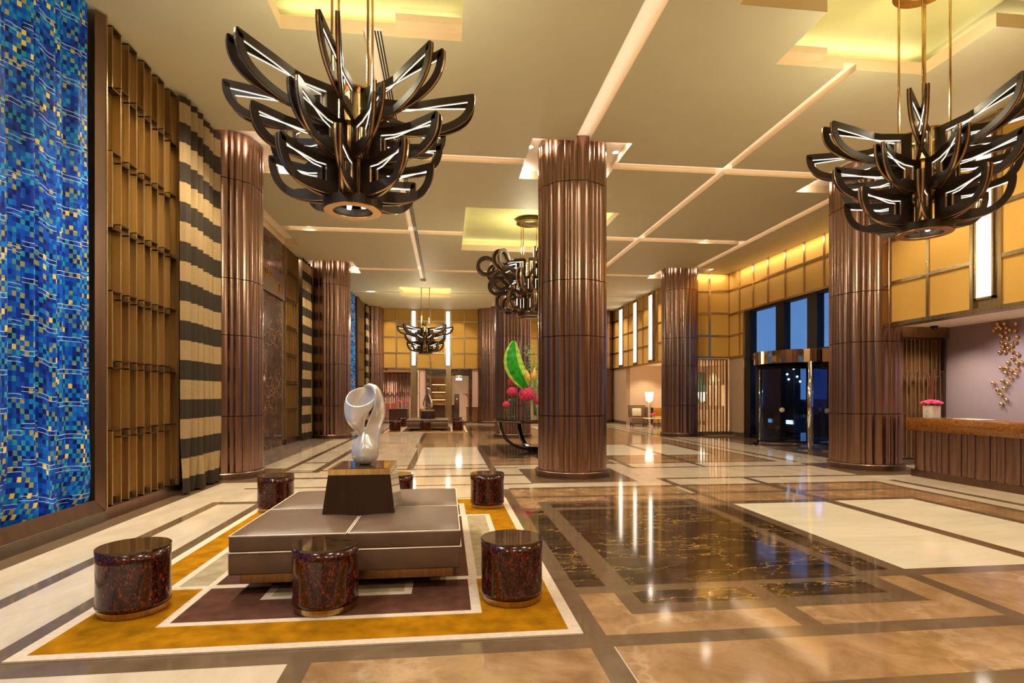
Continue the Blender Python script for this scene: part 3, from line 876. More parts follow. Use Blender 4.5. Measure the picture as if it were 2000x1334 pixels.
def make_chandelier(label, loc, loops=False):
    root = thing('chandelier', label, 'chandelier', loc)
    H = ZC + .36 - loc[2]
    sc_ = 1.0
    if loops:
        tiers = [(1.50, .30, .46, 1.02, 0), (1.22, .30, .46, .55, PI / 8), (.98, .28, .46, .05, 0)]
        hubtop = 1.5
    else:
        tiers = [(1.24, .22, .36, .72, 0), (.96, .22, .36, .37, PI / 8), (.82, .22, .36, .02, 0)]
        hubtop = 1.12
    for Rr, r0, h, z0, az in tiers:
        ol = loop_outline(Rr, r0, h) if loops else wing_outline(Rr, r0, h, .07)
        wm, lm = wing_meshes(ol, .085 if loops else .07, .06 if loops else .036, len(ol) - 4 if loops else None, .05 if loops else .12)
        w0 = None
        for k in range(8):
            for s in (-1, 1):
                if w0 is None:
                    w0 = wm.build('wing', [M['wing'], M['wing_edge']], root)
                    l0 = lm.build('light_strip', M['led'], w0); w = w0
                else:
                    w = w0.copy(); COL.objects.link(w); w.parent = root
                    l = l0.copy(); COL.objects.link(l); l.parent = w
                a = az + k * PI / 4
                off = s * (.085 if not loops else .10)
                w.rotation_euler = (0, 0, a - s * R(7.5))
                w.location = (-math.sin(a) * off, math.cos(a) * off, z0)
    rr = .34 if loops else .27
    for i, z in enumerate([t[3] + t[2] + .0 for t in tiers] + [tiers[2][3]]):
        MB().ring(rr - .08, rr, z - .012, z + .006, 40).build('hub_ring', M['brass'], root)
    mb = MB()
    for k in range(8):
        a = k * PI / 4 + PI / 8
        mb.tube([(rr * .62 * math.cos(a), rr * .62 * math.sin(a), .0), (rr * .62 * math.cos(a), rr * .62 * math.sin(a), hubtop)], .012, 6)
    mb.build('hub_cage', M['brass'], root)
    MB().lathe([(.07, .02), (.07, hubtop)], 16).build('core', M['wing_edge'], root)
    b = MB()
    ro = rr + .01
    b.ring(ro - .10, ro + .012, -.055, .03, 48, mi=0)
    b.ring(ro - .085, ro + .002, -.07, -.055, 48, mi=1)
    b.build('bottom_ring', [M['wing'], M['wing_edge']], root)
    MB().lathe([(ro - .1, .02), (0, .02)], 32).build('lamp_plate', M['wing'], root)
    for k in range(4):
        a = k * PI / 2 + .5
        MB().lathe([(.0, -.012), (.022, -.012), (.026, .02)], 12, (.11 * math.cos(a), .11 * math.sin(a), 0)).build('bulb', M['bulb'], root)
    for k in range(4):
        a = k * PI / 2 + PI / 4
        MB().tube([(rr * .9 * math.cos(a), rr * .9 * math.sin(a), hubtop - .05), (rr * .9 * math.cos(a), rr * .9 * math.sin(a), H - .03)], .0125, 8).build('rod', M['brass'], root)
    cn = MB()
    cn.ring(rr - .10, rr + .035, H - .11, H - .02, 48, mi=0)
    cn.ring(rr - .10, rr + .04, H - .125, H - .11, 48, mi=1)
    cn.build('canopy', [M['wing'], M['brass']], root)
    return root
make_chandelier('dark winged chandelier hanging above the low ottoman with the pearl sculpture', (-.94, 5.85, 3.42))
make_chandelier('dark winged chandelier hanging at the right, before the gold panels of the reception', (5.56, 6.0, 3.45))
make_chandelier('dark chandelier with rounded looped wings above the round flower table', (2.3, 15.45, 3.72), True)
make_chandelier('small looking far chandelier hanging before the gold end wall', (-.92, 25.0, 3.35))

# ------------------------------------------------------------------ rug
def rug(label, oy):
    x0, x1, y0, y1 = -2.46, .85, 3.44, 8.14
    g = [(x0, x1, y0, y1, 'rug_cream'), (x0 + .08, x1 - .08, y0 + .07, y1 - .07, 'rug_gold')]
    half = [(-1.85, .24, 3.84, 4.62, 'rug_cream'), (-1.79, .17, 3.90, 4.56, 'rug_brown'),
            (-1.345, -.26, 4.27, 4.62, 'rug_cream'), (-1.285, -.32, 4.33, 4.62, 'rug_taupe')]
    mid = [(-2.12, .53, 4.56, 7.02, 'rug_cream'), (-2.06, .47, 4.63, 6.95, 'rug_taupe'), (-1.84, .25, 4.56, 7.02, 'rug_cream'), (-1.79, .18, 4.64, 6.94, 'rug_brown'),
           (-1.05, -.42, 4.5, 4.9, 'rug_cream')]
    g += half + mir(half, 5.79) + mid
    g += [(-1.285, -.32, 4.36, 4.56, 'rug_taupe')]
    g = [(a, b, c + oy, d + oy, k) for a, b, c, d, k in g]
    mb, ms = grid_paint(g, .012, M)
    k = len(ms)
    mb.add([(x0, y0 + oy, .001), (x1, y0 + oy, .001), (x1, y1 + oy, .001), (x0, y1 + oy, .001), (x0, y0 + oy, .012), (x1, y0 + oy, .012), (x1, y1 + oy, .012), (x0, y1 + oy, .012)],
           [(0, 1, 5, 4), (1, 2, 6, 5), (2, 3, 7, 6), (3, 0, 4, 7), (0, 3, 2, 1)], 0)
    return tag(mb.build('rug', ms), label, 'rug')
rug('gold, cream and brown geometric rug under the nearest ottoman and drum stools', 0)
rug('geometric rug under the far ottoman at the end of the hall', 19.1)

# ------------------------------------------------------------------ ottoman, pedestal, stools
def ottoman(label, loc):
    t = thing('ottoman', label, 'ottoman', loc)
    w, d = .85, .97
    MB().box(-w + .06, w - .06, -d + .07, d - .07, .08, .165).box(-w + .24, w - .24, -d + .24, d - .24, .0, .085, 1).build('plinth', [M['bronze_gold'], M['slot']], t)
    MB().rbox(-w, w, -d, d, .16, .325, .015).build('base', M['leather'], t)
    MB().tube([(-w, -d, .326), (w, -d, .326), (w, d, .326), (-w, d, .326), (-w, -d, .326)], .006, 6).build('base_piping', M['piping'], t)
    c0 = None
    for sx in (0, 1):
        for sy in (0, 1):
            if c0 is None:
                c0 = MB().rbox(-w / 2 + .002, w / 2 - .002, -d / 2 + .002, d / 2 - .002, .328, .452, .018, puff=.02).build('cushion', M['leather'], t); c = c0
                xx, yy, zz = w / 2 - .008, d / 2 - .008, .447
                p0 = MB().tube([(-xx, -yy, zz), (xx, -yy, zz), (xx, yy, zz), (-xx, yy, zz), (-xx, -yy, zz)], .006, 6).build('piping', M['piping'], c0)
            else:
                c = c0.copy(); COL.objects.link(c); c.parent = t
                p = p0.copy(); COL.objects.link(p); p.parent = c
            c.location = ((sx - .5) * w, (sy - .5) * d, 0)
    return t
OT = (-.74, 5.30, .013)
ottoman('large low square taupe leather ottoman with cream piping carrying the pearl sculpture', OT)
ottoman('far low taupe ottoman on the rug at the end of the hall', (-.78, 24.5, .013))
def pedestal(label, loc, trim=True):
    t = thing('pedestal', label, 'pedestal', loc)
    b, s = .305, .262
    MB().hexa([(-b, -.36, 0), (b, -.36, 0), (b, .36, 0), (-b, .36, 0)], [(-s, -.325, .335), (s, -.325, .335), (s, .325, .335), (-s, .325, .335)]).build('body', M['lacquer'], t)
    q = s - .002
    MB().hexa([(-q, -.322, .336), (q, -.322, .336), (q, .322, .336), (-q, .322, .336)], [(-q - .004, -.325, .385), (q + .004, -.325, .385), (q + .004, .325, .385), (-q - .004, .325, .385)]).build('gold_band', M['brass'], t)
    MB().box(-q + .03, q - .03, -.29, .29, .385, .388).build('top_plate', M['stool_top'], t)
    return t
pedestal('tapered dark lacquer block with a gold top edge in the middle of the nearest ottoman', (-.745, 5.29, .474))
pedestal('dark lacquer block in the middle of the far ottoman', (-.78, 24.5, .474))
def stool(label, loc):
    t = thing('drum_stool', label, 'stool', loc, group='tortoiseshell drum stools')
    MB().lathe([(.205, 0), (.212, .004), (.212, .043), (.205, .048)], 40, smooth=False).build('base_ring', M['bronze_gold'], t)
    MB().lathe([(.212, .048), (.227, .056), (.224, .075), (.222, .2), (.222, .36), (.226, .43)], 40).build('drum', M['tortoise'], t)
    MB().lathe([(.227, .430), (.227, .444), (.223, .447), (0, .447)], 40, smooth=False).build('top', M['stool_top'], t)
    return t
s0 = stool('glossy tortoiseshell drum stool at the left front corner of the near rug', (-2.15, 4.18, .013))
SP = [(-.845, 4.09, 'glossy tortoiseshell drum stool in front of the nearest ottoman, at its middle'),
      (.475, 4.10, 'glossy tortoiseshell drum stool at the right front corner of the near rug'),
      (.54, 7.5, 'drum stool behind the right end of the nearest ottoman, before the near middle column'),
      (-2.2, 7.62, 'drum stool behind the left end of the nearest ottoman, beside the left column'),
      (-.66, 7.55, 'drum stool almost hidden behind the dark pedestal of the pearl sculpture'),
      (-2.07, 23.2, 'far drum stool standing left of the far ottoman'),
      (-.85, 23.2, 'far drum stool in front of the far ottoman'),
      (.47, 23.2, 'far drum stool right of the far ottoman'),
      (-2.05, 26.3, 'farthest drum stool behind the left end of the far ottoman'),
      (.5, 26.3, 'farthest drum stool behind the right end of the far ottoman')]
for i, (x, y, lab) in enumerate(SP):
    copy_tree(s0, loc=(x, y, .013), rz=.7 * i, label=lab)

# ------------------------------------------------------------------ sculptures
def catmull(P, n):
    out = []
    for i in range(len(P) - 1):
        p0, p1, p2, p3 = P[max(i - 1, 0)], P[i], P[i + 1], P[min(i + 2, len(P) - 1)]
        for k in range(n):
            t = k / n
            out.append([.5 * (2 * b + (c - a) * t + (2 * a - 5 * b + 4 * c - d) * t * t + (3 * b - a - 3 * c + d) * t ** 3) for a, b, c, d in zip(p0, p1, p2, p3)])
    out.append(list(P[-1]))
    return out
def ribbon(mb, ctrl, n=7, th=.018, curl=.35):
    """ctrl rows: x, y, z, width direction (3), half width"""
    pts = catmull(ctrl, n)
    m = 9; rows = []
    for i, p in enumerate(pts):
        c = Vector(p[:3]); w = Vector(p[3:6])
        a = Vector(pts[max(i - 1, 0)][:3]); b = Vector(pts[min(i + 1, len(pts) - 1)][:3])
        t = (b - a).normalized()
        w = (w - t * w.dot(t)).normalized()
        nn = t.cross(w).normalized(); hw = p[6]
        row = []
        for k in range(m):
            u = -1 + 2 * k / (m - 1)
            row.append(c + w * u * hw + nn * (curl * hw * u * u + th * (1 - .6 * u * u)))
        for k in range(m):
            u = 1 - 2 * k / (m - 1)
            row.append(c + w * u * hw + nn * (curl * hw * u * u - th * (1 - .6 * u * u)))
        rows.append(row)
    M2 = 2 * m
    vs = [v for r in rows for v in r]
    fs = [(i * M2 + k, i * M2 + (k + 1) % M2, (i + 1) * M2 + (k + 1) % M2, (i + 1) * M2 + k) for i in range(len(rows) - 1) for k in range(M2)]
    fs += [tuple(range(M2))[::-1], tuple((len(rows) - 1) * M2 + k for k in range(M2))]
    mb.add(vs, fs, 0, True)
st = thing('sculpture', 'pearl silver twisted ribbon sculpture standing on the dark pedestal', 'sculpture', (-.745, 5.29, .862))
mb = MB()
# scoop: rings from the tilted oval mouth down to the waist; each row x, y, z, half width, half depth, tilt
rings = catmull([(-.028, -.035, .615, .138, .118, 1.05), (-.045, -.03, .55, .135, .115, .95), (-.070, -.03, .455, .100, .095, .7), (-.062, -.028, .37, .068, .068, .4), (-.035, -.02, .30, .034, .04, .15), (-.018, -.01, .25, .02, .028, 0)], 5)
def ring_pts(r, k):
    out = []
    for i in range(36):
        a = 2 * PI * i / 36
        u, v = (r[3] - k) * math.cos(a), (r[4] - k) * math.sin(a)
        out.append((r[0] + u, r[1] + v * math.cos(r[5]), r[2] + v * math.sin(r[5]) + .018 * math.cos(a + .6) * r[5]))
    return out
shell = [ring_pts(r, 0) for r in reversed(rings)] + [ring_pts((rings[0][0], rings[0][1] - .006, rings[0][2] + .006) + tuple(rings[0][3:]), .008)] + [ring_pts(r, .016) for r in rings[:18]]
vs = [p for row in shell for p in row]
mb.add(vs, [(i * 36 + k, i * 36 + (k + 1) % 36, (i + 1) * 36 + (k + 1) % 36, (i + 1) * 36 + k) for i in range(len(shell) - 1) for k in range(36)], 0, True)
mb.add(shell[-1], [tuple(range(36))], 0, True)
# right hand limb sweeping from the mouth rim down into the bulb
ctl = [(.01, .05, .715, .6, .8, .2, .05), (.075, .02, .69, .3, .95, -.2, .085), (.108, .0, .60, .25, .95, -.1, .095), (.112, -.01, .50, .5, .85, 0, .085), (.098, -.015, .41, .85, .5, .1, .07), (.078, -.02, .33, 1, .15, .1, .066),
       (.066, -.02, .24, 1, 0, 0, .07), (.05, -.01, .15, 1, 0, 0, .075), (.02, 0, .07, 1, 0, 0, .07)]
ribbon(mb, ctl, 7, .014, .3)
mb.lathe([(0, -.001), (.05, .003), (.09, .024), (.116, .06), (.123, .10), (.116, .15), (.096, .20), (.07, .25), (.043, .30), (.02, .33), (0, .34)], 28, (.004, 0, 0), sy=.85)
mb.build('body', M['pearl'], st)
st = thing('sculpture', 'small chrome teardrop loop sculpture on the far ottoman pedestal', 'sculpture', (-.78, 24.5, .862))
mb = MB()
ctl = [(0, 0, .03, 0, 1, 0, .10), (.14, 0, .10, .2, 1, 0, .13), (.17, 0, .28, .4, 1, 0, .12), (.09, 0, .50, .2, 1, 0, .10), (.02, 0, .70, 0, 1, 0, .10), (.06, 0, .86, -.3, 1, 0, .11), (-.03, 0, .90, -.2, 1, 0, .08), (-.06, 0, .74, -.1, 1, 0, .08), (-.13, 0, .50, -.1, 1, 0, .08), (-.2, 0, .27, 0, 1, 0, .10), (-.15, 0, .10, 0, 1, 0, .12), (0, 0, .03, 0, 1, 0, .10)]
ribbon(mb, ctl, 5, .03, .2)
mb.build('body', M['chrome'], st)

# ------------------------------------------------------------------ round flower table
TB = (2.27, 14.75, 0)
t = thing('round_table', 'round dark lacquered table with curved sabre legs carrying the flowers', 'table', TB)
MB().lathe([(.96, .78), (1.02, .80), (1.03, .84), (1.02, .875), (0, .878)], 56, smooth=False).build('tabletop', M['lacquer'], t)
for k in range(4):
    a = k * PI / 2 + .28
    pts = bez((.94, .79), (.90, .36), (.62, .12), (.10, .05), 14)
    mb = MB()
    ca, sa = math.cos(a), math.sin(a)
    for i in range(len(pts) - 1):
        (r0, z0), (r1, z1) = pts[i], pts[i + 1]
        h0, h1 = .035, .035
        def q(r, z, o): return (r * ca - o * sa, r * sa + o * ca, z)
        d = Vector((r1 - r0, z1 - z0)).normalized(); nx, nz = -d.y, d.x
        b0 = [q(r0 + nx * .035, z0 + nz * .035, -.05), q(r0 - nx * .035, z0 - nz * .035, -.05), q(r0 - nx * .035, z0 - nz * .035, .05), q(r0 + nx * .035, z0 + nz * .035, .05)]
        b1 = [q(r1 + nx * .035, z1 + nz * .035, -.05), q(r1 - nx * .035, z1 - nz * .035, -.05), q(r1 - nx * .035, z1 - nz * .035, .05), q(r1 + nx * .035, z1 + nz * .035, .05)]
        mb.hexa(b0, b1)
    mb.build('leg', M['black_lacquer'], t)
MB().lathe([(.16, 0), (.16, .1), (.1, .13), (0, .13)], 32, smooth=False).build('base', M['black_lacquer'], t)
TZ = .879
def vase(loc, r, h, label):
    prof = [(0, .012), (r * .8, .012), (r * .72, h * .4), (r * .92, h - .005), (r, h), (r * .8, h * .4), (r * .9, 0), (0, 0)]
    o = MB().lathe([(r * .86, 0), (r * .74, h * .35), (r * .84, h * .75), (r, h), (r - .008, h), (r * .84 - .008, h * .75), (r * .74 - .008, h * .35), (r * .86 - .008, .015)], 20).build('vase', M['vase_glass'], loc=loc)
    return tag(o, label, 'vase', 'glass vases on the round table')
def hydrangea(loc, r, stem_to, label, mat='pink'):
    t = thing('hydrangea', label, 'flower', loc, group='pink hydrangeas on the round table')
    rnd = random.Random(int(loc[0] * 1000))
    mb = MB()
    for i in range(90):
        z = 1 - 2 * (i + .5) / 90; a = i * 2.39996
        q = math.sqrt(1 - z * z)
        if z < -.75: continue
        s = r * rnd.uniform(.86, 1.0)
        c = Vector((q * math.cos(a) * s, q * math.sin(a) * s, z * s * .82))
        nrm = c.normalized()
        u = nrm.orthogonal().normalized(); w = nrm.cross(u)
        pr = r * .22
        for k in range(4):
            b = k * PI / 2 + rnd.random()
            d1 = u * math.cos(b) + w * math.sin(b); d2 = u * math.cos(b + .9) + w * math.sin(b + .9)
            e = c + (d1 + d2) * pr * .62 + nrm * pr * .25
            mb.add([c, c + d1 * pr + nrm * pr * .12, e, c + d2 * pr + nrm * pr * .12], [(0, 1, 2, 3)], 0, False)
    mb.ball((0, 0, 0), r * .82, 8, sz=.82)
    mb.build('bloom', M[mat], t)
    MB().tube([(0, 0, -r * .5), (.01, 0, -stem_to * .5), (0, 0, -stem_to)], .009, 6).build('stem', M['stem'], t)
    return t
FL = [(-.73, -.25, .06, .25, .37, .10, 'smallest pink hydrangea, in the low vase at the table edge', 'low glass vase nearest the left edge of the round table'),
      (-.56, -.05, .09, .52, .70, .145, 'large pink hydrangea just under the tip of the broad green leaf, left one', 'tall glass vase second from the left on the round table'),
      (-.20, -.35, .13, .46, .62, .22, 'widest pink hydrangea, in the middle front of the table', 'wide glass vase at the front middle of the round table'),
      (-.52, .28, .07, .80, .96, .12, 'highest pink hydrangea, behind the left side of the green leaf', 'tallest slim glass vase behind the left flowers'),
      (.12, -.3, .085, .32, .45, .13, 'pink hydrangea in front of the column edge, at the right of the visible flowers', 'glass vase at the right, next to the column edge')]
for dx, dy, r, h, zb, rb, l1, l2 in FL:
    vase((TB[0] + dx, TB[1] + dy, TZ), r, h, l2)
    hydrangea((TB[0] + dx, TB[1] + dy, TZ + zb), rb, zb - .05, l1)
v = vase((TB[0] + .14, TB[1] + .38, TZ), .10, .55, 'tall glass vase behind the front middle flowers, holding the leafy branches')
# the broad leaf
t = thing('elephant_leaf', 'huge ribbed green leaf with lime edge rising from the flower table', 'leaf', (TB[0] - .05, TB[1] + .02, TZ + .02))
mb = MB()
nu, nv = 28, 14
def leafpt(s, u):
    cx = -.13 - .33 * s - .17 * math.sin(PI * s)
    cz = .80 + 1.22 * s
    wd = .27 * (math.sin(PI * min(1, .10 + s * .88))) ** .65
    y = -.12 * (1 - u * u) * math.sin(PI * s) + .022 * math.sin(s * 46) * abs(u) + .05 * u
    return (cx + u * wd * .95, y - .1 * s, cz + u * wd * (.42 - .5 * s))
for j in range(nv + 1):
    for i in range(nu + 1):
        mb.v.append(leafpt(i / nu, -1 + 2 * j / nv))
for j in range(nv):
    for i in range(nu):
        a = j * (nu + 1) + i
        mb.f.append((a, a + 1, a + nu + 2, a + nu + 1))
        mb.m.append(1 if (j < 2 or j >= nv - 4) else 0); mb.sm.append(True)
lf = mb.build('blade', [M['leaf'], M['leaf_edge']], t)
so = lf.modifiers.new('solid', 'SOLIDIFY'); so.thickness = .006
MB().tube([(.16, .08, .02), (.06, .05, .4), (-.13, 0, .82)], .012, 6).build('stalk', M['stem'], t)
# leafy branches
t = thing('leafy_branches', 'airy pale green leafy branches behind the yellow buds on the flower table', 'branches', (TB[0] + .14, TB[1] + .38, TZ + .02))
rnd = random.Random(4)
st_ = MB(); lv = MB()
for b in range(11):
    ex, ey, ez = rnd.uniform(-.42, .45), rnd.uniform(-.25, .3), rnd.uniform(1.45, 1.98)
    pts = bez((rnd.uniform(-.04, .04), rnd.uniform(-.04, .04), .05), (0, 0, .7), (ex * .5, ey * .5, ez * .75), (ex, ey, ez), 10)
    st_.tube(pts, [.006] * 6 + [.004] * 5, 5)
    for p in pts[4:]:
        for q in range(9):
            c = Vector(p) + Vector((rnd.gauss(0, .05), rnd.gauss(0, .05), rnd.gauss(0, .05)))
            d = Vector((rnd.gauss(0, 1), rnd.gauss(0, 1), rnd.gauss(0, 1))).normalized(); e = d.orthogonal().normalized()
            l_ = rnd.uniform(.022, .04)
            lv.add([c - d * l_, c + e * l_ * .45, c + d * l_, c - e * l_ * .45], [(0, 1, 2, 3)], 0)
st_.build('stems', M['stem'], t); lv.build('leaves', M['sprig'], t)
for i, (dx, dz, tilt, lab) in enumerate(((-.12, .98, -.25, 'yellow pointed bud leaning left between leaf and branches'), (.0, 1.02, .12, 'fatter yellow pointed bud standing right of its neighbour'))):
    t = thing('yellow_bud', lab, 'flower', (TB[0] + dx, TB[1] - .12, TZ + dz), group='yellow buds on the flower table')
    mb = MB().lathe([(0, -.02), (.03, .0), (.058, .07), (.062, .14), (.04, .23), (.012, .30), (0, .32)], 12)
    o = mb.build('bud', M['lily'], t); o.rotation_euler = (0, tilt, 0)
    MB().tube([(0, 0, 0), (.02, .12, -.4), (.05, .2, -.9)], .009, 6).build('stem', M['stem'], t)
# ------------------------------------------------------------------ reception desk
t = thing('reception_desk', 'long reception desk with ribbed bronze front and brown onyx counter', 'desk', (8.63, 7, 0))
o = MB().rbox(-.13, .85, -3.6, 2.58, .845, 1.075, .008, seg=1).build('counter', M['onyx'], t)
mb = MB()
ys = [9.50, 9.30, 9.156, 9.039, 8.945, 8.803, 8.550, 8.456, 8.310, 8.047, 7.95, 7.809, 7.563]
pat = [.094, .146, .25, .12, .142, .253, .094, .146, .263, .097, .141, .246]
k = 0
while ys[-1] > 3.6: ys.append(ys[-1] - pat[k % len(pat)]); k += 1
for a, b in zip(ys[:-1], ys[1:]):
    w = a - b
    ps = [(-(.016 + .15 * w) * math.sin(PI * (.05 + .9 * i / 8)) ** .6, a - 7 - w * i / 8) for i in range(9)]
    mb.add([(x, y, .12) for x, y in ps] + [(x, y, .85) for x, y in ps], [(i, i + 1, 9 + i + 1, 9 + i) for i in range(8)], 0, True)
mb.box(.002, .7, ys[-1] - 7, 2.5, .1, .846)
mb.build('ribbed_front', M['copper'], t)
MB().box(-.06, .7, ys[-1] - 7, 2.54, 0, .12).build('kickplate', M['bronze'], t)
pd = tag(MB().rbox(8.75, 9.05, 8.35, 8.85, 1.0755, 1.088, .004, seg=1).build('desk_pad', M['white_pot']), 'thin pale leather pad lying on the onyx counter, right of the pink roses', 'desk pad')
t = thing('planter', 'square white ceramic planter box with a small dark leaf mark on the reception counter', 'planter', (8.80, 9.33, 1.0755))
MB().rbox(-.095, .095, -.095, .095, 0, .225, .006, seg=2).build('box', M['white_pot'], t)
mk = MB()
mk.add([(-.0965, .002, .10), (-.0965, -.008, .118), (-.0965, -.004, .145), (-.0965, .006, .128)], [(0, 1, 2, 3)], 0)
mk.box(-.0967, -.0955, -.03, .035, .038, .041).box(-.0967, -.0955, -.022, .028, .028, .031)
mk.build('leaf_mark', M['ink'], t)
rnd = random.Random(2)
r0 = None; n = 0
for i in range(5):
    for j in range(5):
        if (i in (0, 4)) and (j in (0, 4)): continue
        x, y = 8.80 + (i - 2) * .064, 9.33 + (j - 2) * .064
        z = 1.0755 + .245 + .06 * (1 - ((i - 2) ** 2 + (j - 2) ** 2) / 8) + rnd.uniform(-.006, .006)
        if r0 is None:
            mb = MB()
            for q in range(3):
                rr = .042 - q * .011
                mb.lathe([(rr * .4, -.02), (rr, -.005 + q * .004), (rr * .95, .012 + q * .006), (rr * .7, .02 + q * .006)], 9)
            mb.ball((0, 0, .014), .022, 6)
            r0 = mb.build('rose', M['rose']); o = r0
            tag(r0, 'one of the small pink roses packed on top of the white planter box', 'rose', 'pink roses in the white planter')
        else:
            o = r0.copy(); COL.objects.link(o)
        o.location = (x, y, z); o.rotation_euler = (rnd.uniform(-.3, .3), rnd.uniform(-.3, .3), rnd.uniform(0, 6))
for i in range(10):
    a = rnd.uniform(0, 6.28); q = rnd.uniform(.02, .10)
    mb = MB().tube(bez((rnd.uniform(-.05, .05), rnd.uniform(-.05, .05), .1), (0, 0, .3), (q * math.cos(a) * .7, q * math.sin(a) * .7, .55), (q * math.cos(a) * 1.3, q * math.sin(a) * 1.3, rnd.uniform(.72, .92)), 8), .0038, 5)
    tag(mb.build('twig', M['twig'], loc=(8.80, 9.33, 1.0755)), 'one of the thin red brown twigs standing up out of the pink roses', 'twig', 'red twigs in the white planter')

# ------------------------------------------------------------------ gilded beads on the mauve wall
BEADS = [(9.844, 2.88), (9.704, 2.87), (9.491, 2.85), (9.819, 2.83), (9.873, 2.80), (9.775, 2.79), (9.671, 2.78), (9.922, 2.76), (9.602, 2.735), (9.503, 2.71), (9.675, 2.70), (9.787, 2.66), (9.754, 2.63), (9.65, 2.59), (9.47, 2.60), (9.759, 2.52), (9.498, 2.50), (9.672, 2.475), (9.563, 2.442), (9.736, 2.431), (9.637, 2.394), (9.563, 2.331), (9.797, 2.335), (9.699, 2.332), (9.453, 2.262), (9.545, 2.195), (9.633, 2.117), (9.47, 2.098), (9.385, 2.103), (9.772, 2.021), (9.664, 2.016), (9.453, 1.985), (9.577, 1.953), (9.686, 1.923), (9.491, 1.888), (9.581, 1.818), (9.745, 1.772), (9.932, 1.731), (9.643, 1.715), (9.714, 1.631), (9.841, 1.594), (9.775, 1.508), (9.668, 1.407), (9.764, 1.32)]
b0 = None
for y, z in BEADS:
    if b0 is None:
        mb = MB().ball((-.045, 0, 0), .036, 10)
        for i, v in enumerate(mb.v): pass
        mb.tube([(-.02, 0, 0), (0, 0, 0)], .012, 8)
        b0 = mb.build('gilded_bead', M['gold']); o = b0
        tag(b0, 'one of the small round gilded beads scattered down the mauve wall behind the reception desk', 'wall ornament', 'gilded beads on the mauve wall')
    else:
        o = b0.copy(); COL.objects.link(o)
    o.location = (10.75, y, z)

# ------------------------------------------------------------------ open slat screens
def slat_screen(name_label, P, u0, u1, rows, n, org, header=None, bar=.022, mat='frame_gold'):
    t = thing('slat_screen', name_label, 'wall screen', org)
    off = Vector(org)
    mb = MB(); p = (u1 - u0) / n
    for r in range(len(rows) - 1):
        z0, z1 = rows[r] - (.06 if r else 0), rows[r + 1] + (.06 if r < len(rows) - 2 else 0)
        for k in range(-1, n + 1):
            a = u0 + (k + (.5 if r % 2 else 0)) * p; b = a + p * .55
            if a < u0 - .01 or b > u1 + .01: continue
            pbox(mb, P, a, a + bar, z0, z1, -.05, .05); pbox(mb, P, b - bar, b, z0, z1, -.05, .05)
            pbox(mb, P, a + bar, b - bar, z0, z0 + .012, -.04, .04); pbox(mb, P, a + bar, b - bar, z1 - .012, z1, -.04, .04)
    o = mb.build('slats', M[mat], t); o.location = -off
    mb = MB(); pbox(mb, P, u0 - .03, u0, rows[0], rows[-1], -.06, .06); pbox(mb, P, u1, u1 + .03, rows[0], rows[-1], -.06, .06)
    pbox(mb, P, u0, u1, rows[0] - .03, rows[0], -.06, .06); pbox(mb, P, u0, u1, rows[-1], rows[-1] + .03, -.06, .06)
    o = mb.build('frame', M['bronze'], t); o.location = -off
    if header:
        mb = MB(); pbox(mb, P, u0 - .05, u1 + .05, header[0], header[1], -.1, .12)
        o = mb.build('header', M['bronze_gold'], t); o.location = -off
slat_screen('bronze slat screen between the right column and the mauve reception wall', mapY(11.06), 9.3, 10.68, [.15, 1.05, 1.95, 2.7], 7, (9.3, 11.06, .12), (2.73, 2.95))
slab('wall_right', 9.25, 10.75, 11.25, 11.32, .0, 2.95, 'tan_wall')
slat_screen('open slat screen beside the right column, with the lit lounge showing behind', mapY(20.05), 9.25, 10.42, [.12, 1.02, 1.93, 2.8], 5, (9.25, 20.05, .12), None, .024, 'bronze_gold')
slat_screen('slat screen on the rose wall behind the far desk, left of the end doorway', mapY(33.9), -3.95, -1.4, [.1, 1.6, 2.75], 11, (-3.9, 33.9, .1), None, .03, 'bronze')
slab('wall_back', -4, -1.3, 34.0, 34.2, 0, 2.82, 'pink_wall')

# ------------------------------------------------------------------ entrance glazing and revolving door
w1 = thing('window_1', None, None, (10.62, 15, 0), kind='structure')
def wpart(name, mat, boxes):
    mb = MB()
    for x0, x1, y0, y1, z0, z1 in boxes: mb.box(x0 - 10.62, x1 - 10.62, y0 - 15, y1 - 15, z0, z1)
    return mb.build(name, M[mat], w1)
wpart('frame', 'blackframe', [(10.5, 10.75, 18.52, 18.9, 0, 4.45), (10.5, 10.72, 16.54, 16.98, 2.72, 4.45), (10.5, 10.72, 14.95, 15.4, 2.72, 4.45), (10.5, 10.72, 13.3, 13.75, 2.72, 4.45),
                              (10.5, 10.72, 11.3, 11.6, 0, 4.45), (10.52, 10.7, 11.4, 18.6, 2.72, 2.84), (10.52, 10.7, 11.4, 18.6, 4.38, 4.45),
                              (10.55, 10.7, 16.75, 16.9, 0, 2.75), (10.55, 10.7, 17.75, 17.85, 0, 2.75), (10.55, 10.7, 13.7, 13.85, 0, 2.75), (10.55, 10.7, 16.7, 18.6, 0, .12), (10.55, 10.7, 11.5, 13.9, 0, .12)])
wpart('jamb_trim', 'silver', [(10.47, 10.5, 18.86, 18.93, 0, 4.45)])
for y0, y1 in ((16.98, 18.52), (15.4, 16.54), (13.75, 14.95), (11.6, 13.3)):
    wpart('upper_pane', 'glass', [(10.6, 10.612, y0, y1, 2.84, 4.38)])
for y0, y1 in ((16.9, 17.75), (17.85, 18.52), (11.6, 13.7)):
    wpart('lower_pane', 'dark_glass', [(10.6, 10.612, y0, y1, .12, 2.72)])
rd = thing('door_1', None, None, (10.5, 15.3, 0), kind='structure')
RR = 1.46
MB().ring(RR - .06, RR + .03, 2.38, 2.74, 64).lathe([(RR - .05, 2.39), (0, 2.39)], 48).lathe([(0, 2.72), (RR - .05, 2.72)], 48).build('canopy', M['gold_mirror'], rd)
